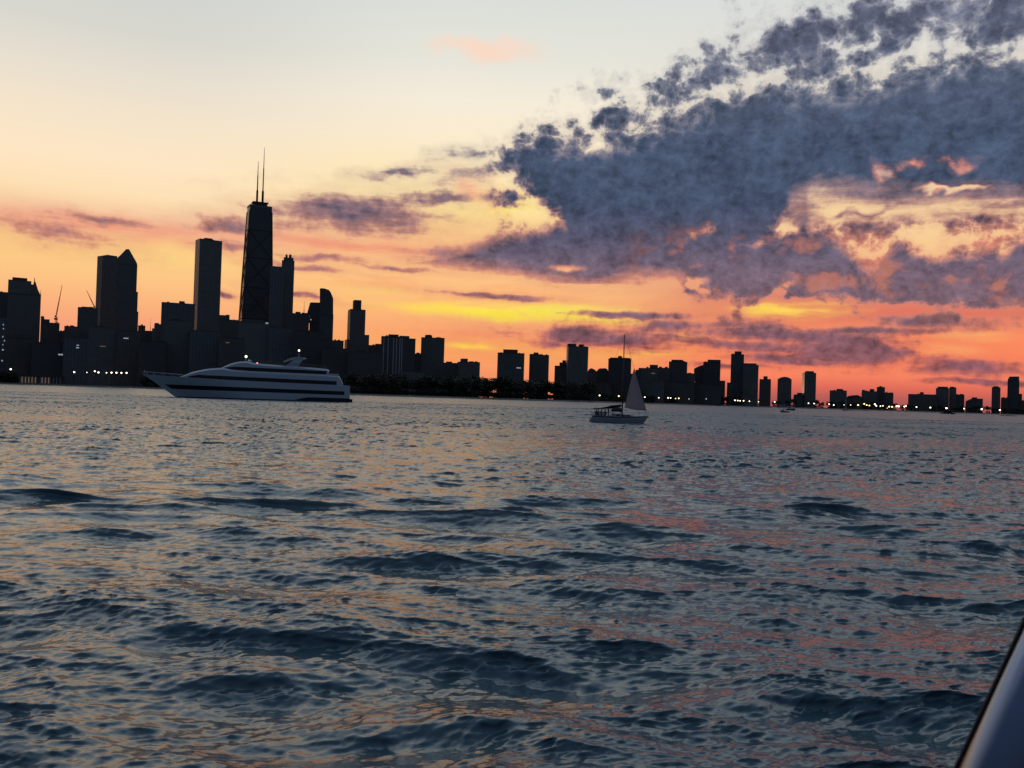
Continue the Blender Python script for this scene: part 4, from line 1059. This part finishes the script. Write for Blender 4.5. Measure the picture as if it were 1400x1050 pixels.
M['hair'] = pbr('dark_hair', (0.025, 0.018, 0.014), 0.6, 0, 0.2, 20)
M['jacket_dark'] = pbr('dark_jacket', (0.02, 0.022, 0.03), 0.8, 0, 0.1, 8)
M['jacket_blue'] = pbr('blue_grey_jacket', (0.05, 0.06, 0.09), 0.8, 0, 0.1, 8)
M['jacket_grey'] = pbr('grey_jacket', (0.12, 0.12, 0.12), 0.8, 0, 0.1, 8)

# ------------------------------------------------------------------ the sailing boat
def sail_mat():
    m = bpy.data.materials.new('pale_sailcloth'); m.use_nodes = True
    t = m.node_tree; t.nodes.clear(); g = NG(t)
    d = g.new('ShaderNodeBsdfDiffuse'); tr = g.new('ShaderNodeBsdfTranslucent'); mx = g.new('ShaderNodeMixShader'); o = g.new('ShaderNodeOutputMaterial')
    tc = g.new('ShaderNodeTexCoord'); n = g.noise(tc.outputs['Object'], 1.5, 4.0, 0.5, 0, '3D')[0]
    c = g.mix(n, (0.48, 0.43, 0.46, 1), (0.58, 0.52, 0.55, 1))
    g.put(d.inputs[0], c); g.put(tr.inputs[0], c); mx.inputs[0].default_value = 0.45
    g.l.new(d.outputs[0], mx.inputs[1]); g.l.new(tr.outputs[0], mx.inputs[2]); g.l.new(mx.outputs[0], o.inputs[0])
    return m
def sailboat():
    D = 121.0
    q = at(807.2, 575.8, D)
    e = thing('sailing_boat', 'small white sailing boat with a pale pink jib set and its mainsail furled', 'sailboat', (q.x, D + 1.4, 0.0), R(0))
    L = 8.1
    def send(z): return interp([(-0.5, 6.9), (0, 7.42), (1.05, 8.15)], z)[0]
    def s0(z): return interp([(-0.5, 0.4), (0, 0.0), (1.05, 0.32)], z)[0]
    def sheer(t): return interp([(0, 0.86), (0.45, 0.84), (0.8, 0.95), (1, 1.05)], t)[0]
    def hb(t, z):
        f = interp([(0, 0.78), (0.2, 0.95), (0.45, 1.0), (0.7, 0.74), (0.88, 0.36), (1, 0.015)], t)[0]
        return 1.35 * f * (0.62 + 0.38 * min(1, max(0, (z + 0.5) / 1.2)) ** 0.6)
    def hp(t, z, sd): return Vector((s0(z) + t * (send(z) - s0(z)), sd * hb(t, z), z))
    bm = bmesh.new(); secs = []
    for i in range(29):
        t = i / 28; zs = [-0.5, -0.2, 0.08, 0.35, 0.62, sheer(t)]
        secs.append([hp(t, z, -1) for z in zs] + [hp(t, z, 1) for z in reversed(zs)])
    loft(bm, secs); hull = link('hull', bm, pbr('grey_white_hull', (0.34, 0.36, 0.39), 0.4, 0, 0.08, 1.5), e, True)
    for p in hull.data.polygons:
        if abs(p.normal.z) > 0.9: p.use_smooth = False
    bm = bmesh.new()
    for sd in (-1, 1):
        rows = []
        for i in range(25):
            t = i / 24 * 0.99; z = sheer(t); a, b = hp(t, z - 0.10, sd), hp(t, z + 0.03, sd)
            rows.append([bm.verts.new(a + Vector((0, sd * 0.02, 0))), bm.verts.new(b + Vector((0, sd * 0.02, 0))), bm.verts.new(b - Vector((0, sd * 0.05, 0))), bm.verts.new(a - Vector((0, sd * 0.05, 0)))])
        for r1, r2 in zip(rows, rows[1:]):
            for k in range(4): bm.faces.new((r1[k], r1[(k + 1) % 4], r2[(k + 1) % 4], r2[k]))
    link('rubbing_strake', bm, M['jacket_dark'], hull)
    bm = bmesh.new(); secs = []
    for s, w, h in ((3.0, 0.8, 1.26), (3.3, 0.85, 1.30), (4.6, 0.8, 1.28), (5.6, 0.62, 1.18), (6.2, 0.45, 1.02), (6.4, 0.4, 0.93)):
        secs.append([(s, -w, 0.80), (s, -w + 0.08, h - 0.06), (s, -w + 0.22, h), (s, w - 0.22, h), (s, w - 0.08, h - 0.06), (s, w, 0.80)])
    loft(bm, secs); cab = link('cabin', bm, pbr('grey_coachroof', (0.34, 0.35, 0.37), 0.5, 0, 0.08, 2), e)
    for s in (3.6, 4.3, 5.0):
        bm = bmesh.new()
        for sd in (-1, 1): box(bm, s, s + 0.42, sd * 0.80 - 0.03, sd * 0.80 + 0.03, 1.0, 1.15)
        link('porthole', bm, M['yacht_glass'], cab)
    MX = 4.48
    bm = bmesh.new(); tube(bm, [(MX, 0, 0.8), (MX, 0, 6), (MX, 0, 12.25)], [0.085, 0.08, 0.055], 10); mast = link('mast', bm, M['metal_dark'], e, True)
    bm = bmesh.new()
    for z, w in ((4.6, 0.75), (8.2, 0.55)): tube(bm, [(MX - 0.1, -w, z), (MX, 0, z + 0.05), (MX - 0.1, w, z)], 0.025, 5)
    link('spreaders', bm, M['metal_dark'], mast)
    bm = bmesh.new()
    bow = Vector((8.05, 0, 1.08)); head = Vector((MX + 0.05, 0, 12.1))
    tube(bm, [bow, head], 0.017, 5); tube(bm, [(0.4, 0, 0.9), (MX - 0.05, 0, 12.15)], 0.010, 4)
    for sd in (-1, 1):
        for z, w in ((12.0, 0.55), (8.2, 0.75)): tube(bm, [(MX - 0.1, sd * 1.25, 0.9), (MX - 0.1, sd * w, min(z, 8.2)), (MX, 0, z)], 0.008, 4)
    link('rigging', bm, M['metal_dark'], e)
    # jib hanked on the forestay, filled away from the viewer
    def on_stay(f): return bow + (head - bow) * f
    tack, hd, clew = on_stay(0.068), on_stay(0.60), Vector((4.82, 0.25, 2.16))
    bm = bmesh.new(); NU, NV = 22, 14; grid = []
    for i in range(NU + 1):
        f = i / NU; lu = tack + (hd - tack) * f; le = clew + (hd - clew) * f
        row = []
        for j in range(NV + 1):
            g_ = j / NV; p = lu + (le - lu) * g_
            p = p + Vector((0, 0.55 * math.sin(math.pi * g_ ** 0.8) * (1 - f) ** 0.7 + 0.25 * math.sin(math.pi * f) * g_, 0))
            if i == 0: p.z -= 0.10 * math.sin(math.pi * g_)
            row.append(bm.verts.new(p))
        grid.append(row)
    for i in range(NU):
        for j in range(NV): bm.faces.new((grid[i][j], grid[i][j + 1], grid[i + 1][j + 1], grid[i + 1][j]))
    bmesh.ops.remove_doubles(bm, verts=bm.verts[:], dist=1e-4)
    jib = link('jib', bm, sail_mat(), e, True)
    jib.modifiers.new('cloth', 'SOLIDIFY').thickness = 0.004
    # boom and furled main under a dark cover
    bm = bmesh.new(); tube(bm, [(MX, 0, 2.1), (2.6, 0, 2.0), (0.45, 0, 1.86)], [0.06, 0.06, 0.05], 8); boom = link('boom', bm, M['metal_dark'], e)
    bm = bmesh.new(); tube(bm, [(MX - 0.1, 0, 2.45), (4.0, 0, 2.34), (3.0, 0, 2.25), (2.4, 0, 2.08), (1.6, 0, 1.95), (0.5, 0, 1.90)], [0.13, 0.20, 0.18, 0.15, 0.10, 0.06], 10)
    link('sail_cover', bm, pbr('navy_canvas', (0.012, 0.014, 0.022), 0.85, 0, 0.2, 5), boom, True)
    bm = bmesh.new(); secs = []
    for s, z in ((2.95, 1.75), (3.1, 1.88), (3.6, 2.0), (4.1, 1.98), (4.42, 1.86)):
        secs.append([(s, -0.95, z - 0.18), (s, -0.75, z), (s, 0, z + 0.1), (s, 0.75, z), (s, 0.95, z - 0.18), (s, 0.9, z - 0.24), (s, 0, z + 0.02), (s, -0.9, z - 0.24)])
    loft(bm, secs)
    box(bm, 3.0, 4.42, -0.97, -0.92, 1.56, 1.86)
    dod = link('sun_canopy', bm, M['jacket_dark'], e)
    bm = bmesh.new()
    for s in (3.0, 4.38):
        for sd in (-1, 1): tube(bm, [(s, sd * 0.92, 0.84), (s, sd * 0.92, 1.75)], 0.03, 5)
    link('canopy_frame', bm, M['metal_dark'], dod)
    # guard rails
    bm = bmesh.new()
    for sd in (-1, 1):
        pts = []
        for t in (0.0, 0.12, 0.26, 0.4, 0.55, 0.7, 0.84, 0.95, 1.0):
            p = hp(t, sheer(t), sd); p.y -= sd * 0.06; pts.append(p)
        for p in pts: tube(bm, [p, p + Vector((0, 0, 0.62))], 0.014, 4)
        tube(bm, [p + Vector((0, 0, 0.62)) for p in pts], 0.012, 4); tube(bm, [p + Vector((0, 0, 0.34)) for p in pts], 0.008, 4)
    for z in (0.34, 0.62): tube(bm, [(0.32, -0.95, 0.86 + z), (0.22, 0, 0.86 + z), (0.32, 0.95, 0.86 + z)], 0.016, 4)
    link('guard_rail', bm, M['steel_bright'], e)
    bm = bmesh.new()
    for sd in (-1, 1): box(bm, 0.55, 2.95, sd * 0.75 - 0.25, sd * 0.75 + 0.25, 0.78, 0.98)
    link('cockpit_bench', bm, M['deck'], e)
    ox, oy = q.x, D + 1.4
    for i, (s, y, rz, m, lab) in enumerate(((0.85, -0.72, 0, 'jacket_dark', 'person in a dark jacket seated closest to the stern of the sailing boat'),
                                            (1.25, 0.72, math.pi, 'jacket_blue', 'person in a blue grey jacket seated on the far cockpit bench'),
                                            (1.55, -0.72, 0, 'jacket_grey', 'person in a grey jacket seated on the near cockpit bench'),
                                            (2.05, -0.72, 0.3, 'jacket_dark', 'person in a dark jacket seated beside the upright person in the cockpit'))):
        person(lab, (ox + s, oy + y, 0.98), rz, 'seat', M[m], 'people in the cockpit')
    person('person standing upright in dark clothes by the canopy of the sailing boat', (ox + 2.55, oy + 0.05, 0.52), R(-90), 'stand', M['jacket_dark'], 'people in the cockpit')
sailboat()

# ------------------------------------------------------------------ other boats
def small_hull(bm, L, W, H, bow=0.2):
    secs = []
    for i in range(15):
        t = i / 14; f = 1 if t < 0.55 else max(0.03, 1 - ((t - 0.55) / 0.45) ** 2)
        x = -L / 2 + t * L; zt = H * (0.85 + 0.3 * t ** 2); bx = bow * L * 0.5 * max(0, (t - 0.7) / 0.3)
        secs.append([(x - bx, -W / 2 * f * 0.6, -0.4), (x - bx * 0.5, -W / 2 * f * 0.9, 0.15), (x, -W / 2 * f, zt), (x, W / 2 * f, zt), (x - bx * 0.5, W / 2 * f * 0.9, 0.15), (x - bx, W / 2 * f * 0.6, -0.4)])
    loft(bm, secs)
def motorboat():
    p = on_water(1072.6, 563.9)
    e = thing('motor_boat', 'small dark hulled motor boat with a white canopy, nearest of the far boats', 'boat', (p.x, p.y, 0), R(180))
    k = p.y / F_PX
    bm = bmesh.new(); small_hull(bm, 12 * k, 1.9, 0.75); link('hull', bm, M['boot'], e, True)
    bm = bmesh.new(); box(bm, 0.1, 2.5, -0.85, 0.85, 3.2, 3.42); top = link('canopy', bm, M['white'], e)
    bm = bmesh.new()
    for x in (0.3, 2.3):
        for y in (-0.7, 0.7): tube(bm, [(x, y, 0.5), (x, y, 3.25)], 0.06, 5)
    link('canopy_frame', bm, M['metal_dark'], top)
    bm = bmesh.new(); tube(bm, [(0.2, 0, 3.4), (0.2, 0, 4.3)], 0.09, 5); link('light_mast', bm, M['white'], e)
    bm = bmesh.new(); box(bm, 0.6, 1.2, -0.4, 0.4, 0.6, 1.7); link('console', bm, M['deck'], e)
    p = on_water(1081, 561.2)
    e = thing('cabin_cruiser', 'dark hulled cabin cruiser with white upperworks right behind the canopy boat', 'boat', (p.x, p.y, 0), R(0))
    k = p.y / F_PX; bm = bmesh.new(); small_hull(bm, 13 * k, 2.6, 1.3); link('hull', bm, M['boot'], e, True)
    bm = bmesh.new(); secs = [[(x, -w, 1.2), (x, -w + .1, h), (x, w - .1, h), (x, w, 1.2)] for x, w, h in ((-2.9, 1.1, 3.2), (-0.4, 1.1, 3.2), (-0.1, 1.0, 1.9))]
    loft(bm, secs); link('cabin', bm, M['white'], e)
    bm = bmesh.new(); secs = [[(x, -w, 1.2), (x, -w + .1, h), (x, w - .1, h), (x, w, 1.2)] for x, w, h in ((0.9, 0.9, 2.6), (2.6, 0.7, 2.5), (3.2, 0.5, 1.7))]
    loft(bm, secs); link('fore_cabin', bm, M['white'], e)
    bm = bmesh.new(); box(bm, -2.95, -0.35, -1.13, 1.13, 2.0, 2.5); link('window_band', bm, M['yacht_glass'], e)
    bm = bmesh.new(); tube(bm, [(0.6, 0, 1.2), (0.6, 0, 4.8)], 0.1, 5); tube(bm, [(2.6, 0, 2.4), (2.9, 0, 6.2)], 0.08, 5); link('mast', bm, M['white'], e)
    # anchored sailing boat far off
    p = on_water(1157, 561.6)
    e = thing('moored_sailboat', 'bare masted white sailing boat moored off the far shore', 'sailboat', (p.x, p.y, 0), R(180))
    bm = bmesh.new(); small_hull(bm, 10.5, 3, 1.2); link('hull', bm, M['jacket_grey'], e, True)
    bm = bmesh.new(); box(bm, -1.5, 2.2, -0.9, 0.9, 1.0, 1.6, 0.1); link('cabin', bm, M['deck'], e)
    bm = bmesh.new(); tube(bm, [(0.6, 0, 1.0), (0.6, 0, 17.0)], [0.32, 0.2], 8); mast = link('mast', bm, M['white'], e)
    bm = bmesh.new(); tube(bm, [(0.6, 0, 2.6), (-3.6, 0, 2.5)], 0.2, 6); link('boom', bm, M['jacket_blue'], mast)
    # dark yacht
    p = on_water(1296.5, 566.2)
    e = thing('motor_yacht', 'low dark motor yacht lying below the bright lamp on the right', 'boat', (p.x, p.y, 0), R(0))
    bm = bmesh.new(); small_hull(bm, 18, 4.4, 1.7); link('hull', bm, M['boot'], e, True)
    bm = bmesh.new(); secs = [[(x, -w, 1.5), (x, -w + .2, h), (x, w - .2, h), (x, w, 1.5)] for x, w, h in ((-6, 1.7, 3.4), (1.6, 1.7, 3.5), (4.6, 1.2, 1.9))]
    loft(bm, secs); link('cabin', bm, M['jacket_dark'], e)
    bm = bmesh.new(); box(bm, -5, 0.6, -1.4, 1.4, 3.4, 4.4, 0.1); link('flybridge', bm, M['jacket_dark'], e)
    # little pale boat
    p = on_water(1266, 564.0)
    e = thing('launch', 'little pale launch with a pinkish cabin below the long even block', 'boat', (p.x, p.y, 0), R(180))
    bm = bmesh.new(); small_hull(bm, 6.5, 2.4, 1.0); link('hull', bm, M['jacket_grey'], e, True)
    bm = bmesh.new(); secs = [[(x, -w, 0.8), (x, -w + .1, h), (x, w - .1, h), (x, w, 0.8)] for x, w, h in ((-1.4, 1.0, 2.9), (1.2, 1.0, 2.9), (1.9, 0.8, 1.4))]
    loft(bm, secs); link('cabin', bm, pbr('faded_pink_paint', (0.5, 0.33, 0.30), 0.5), e)
motorboat()
def breakwater(x0, x1, y, label):
    a, b = on_water(x0, y + (x0 - x1) * 0.0157), on_water(x1, y + (x1 - x0) * 0.0157)
    rnd = random.Random(int(x0)); bm = bmesh.new(); d = b - a; n = int(d.length / 1.6)
    for i in range(n):
        for _ in range(2):
            c = a + d * ((i + rnd.random()) / n) + Vector((0, rnd.uniform(-1.2, 1.2), rnd.uniform(-0.3, 0.5)))
            m = Matrix.Translation(c - a) @ Matrix.Rotation(rnd.uniform(0, 6), 4, Vector((rnd.random(), rnd.random(), rnd.random())).normalized()) @ Matrix.Diagonal((rnd.uniform(.7, 1.4), rnd.uniform(.7, 1.2), rnd.uniform(.5, .9), 1))
            bmesh.ops.create_icosphere(bm, subdivisions=1, radius=1.0, matrix=m)
    o = link('breakwater', bm, M['sand']); o.location = a; tag(o, label, 'breakwater')
breakwater(1162, 1188, 561.8, 'low dark rock breakwater beside the moored bare masted boat')
breakwater(1368, 1391, 569.0, 'low dark rock breakwater close to the right edge')

# ------------------------------------------------------------------ handrail of the boat the picture is taken from
def handrail():
    m = bpy.data.materials.new('brushed_stainless'); m.use_nodes = True
    t = m.node_tree; t.nodes.clear(); g = NG(t)
    p = g.new('ShaderNodeBsdfPrincipled'); o = g.new('ShaderNodeOutputMaterial'); g.l.new(p.outputs[0], o.inputs[0])
    tc = g.new('ShaderNodeTexCoord'); n = g.noise(g.v('MULTIPLY', tc.outputs['Object'], (1, 1, 0.05)), 300, 3.0, 0.5, 0, '3D')[0]
    p.inputs['Base Color'].default_value = (0.18, 0.20, 0.28, 1); p.inputs['Metallic'].default_value = 1.0
    g.put(p.inputs['Roughness'], g.m('MULTIPLY_ADD', n, 0.10, 0.11))
    dep = 0.56
    def cam_pt(x, y, d): return CAM + ray(x, y) * (d / F_PX)
    a = cam_pt(1364 - 90, 1077 + 193, dep); b = cam_pt(1364 + 320, 1077 - 688, dep)
    e = thing('handrail', 'polished steel handrail slanting across the bottom right corner', 'handrail', a)
    ax = (b - a); L = ax.length; rad = 0.0250
    rot = ax.to_track_quat('Z', 'Y').to_matrix().to_4x4()
    bm = bmesh.new(); tube(bm, [(0, 0, -0.3), (0, 0, L)], rad, 40); tb = link('rail_tube', bm, m, e, True); tb.matrix_local = rot
    # thin dark brown strip along its outer side
    side = (-cr * 0.907 - cu * -0.422).normalized(); side = (-cr * 0.907 + cu * 0.422)
    off = side * (rad * 0.99) + fwd * (rad * 0.30)
    bm = bmesh.new(); tube(bm, [Vector(off) + ax.normalized() * -0.3, Vector(off) + ax], 0.0011, 10)
    link('edge_strip', bm, pbr('dark_brown_strip', (0.05, 0.03, 0.025), 0.7), e, True)
    bm = bmesh.new(); foot = ax.normalized() * -0.28
    tube(bm, [foot, foot + Vector((0.0, 0.02, -0.12)), foot + Vector((0, 0.02, -0.9))], 0.022, 16); link('stanchion', bm, m, e, True)
handrail()
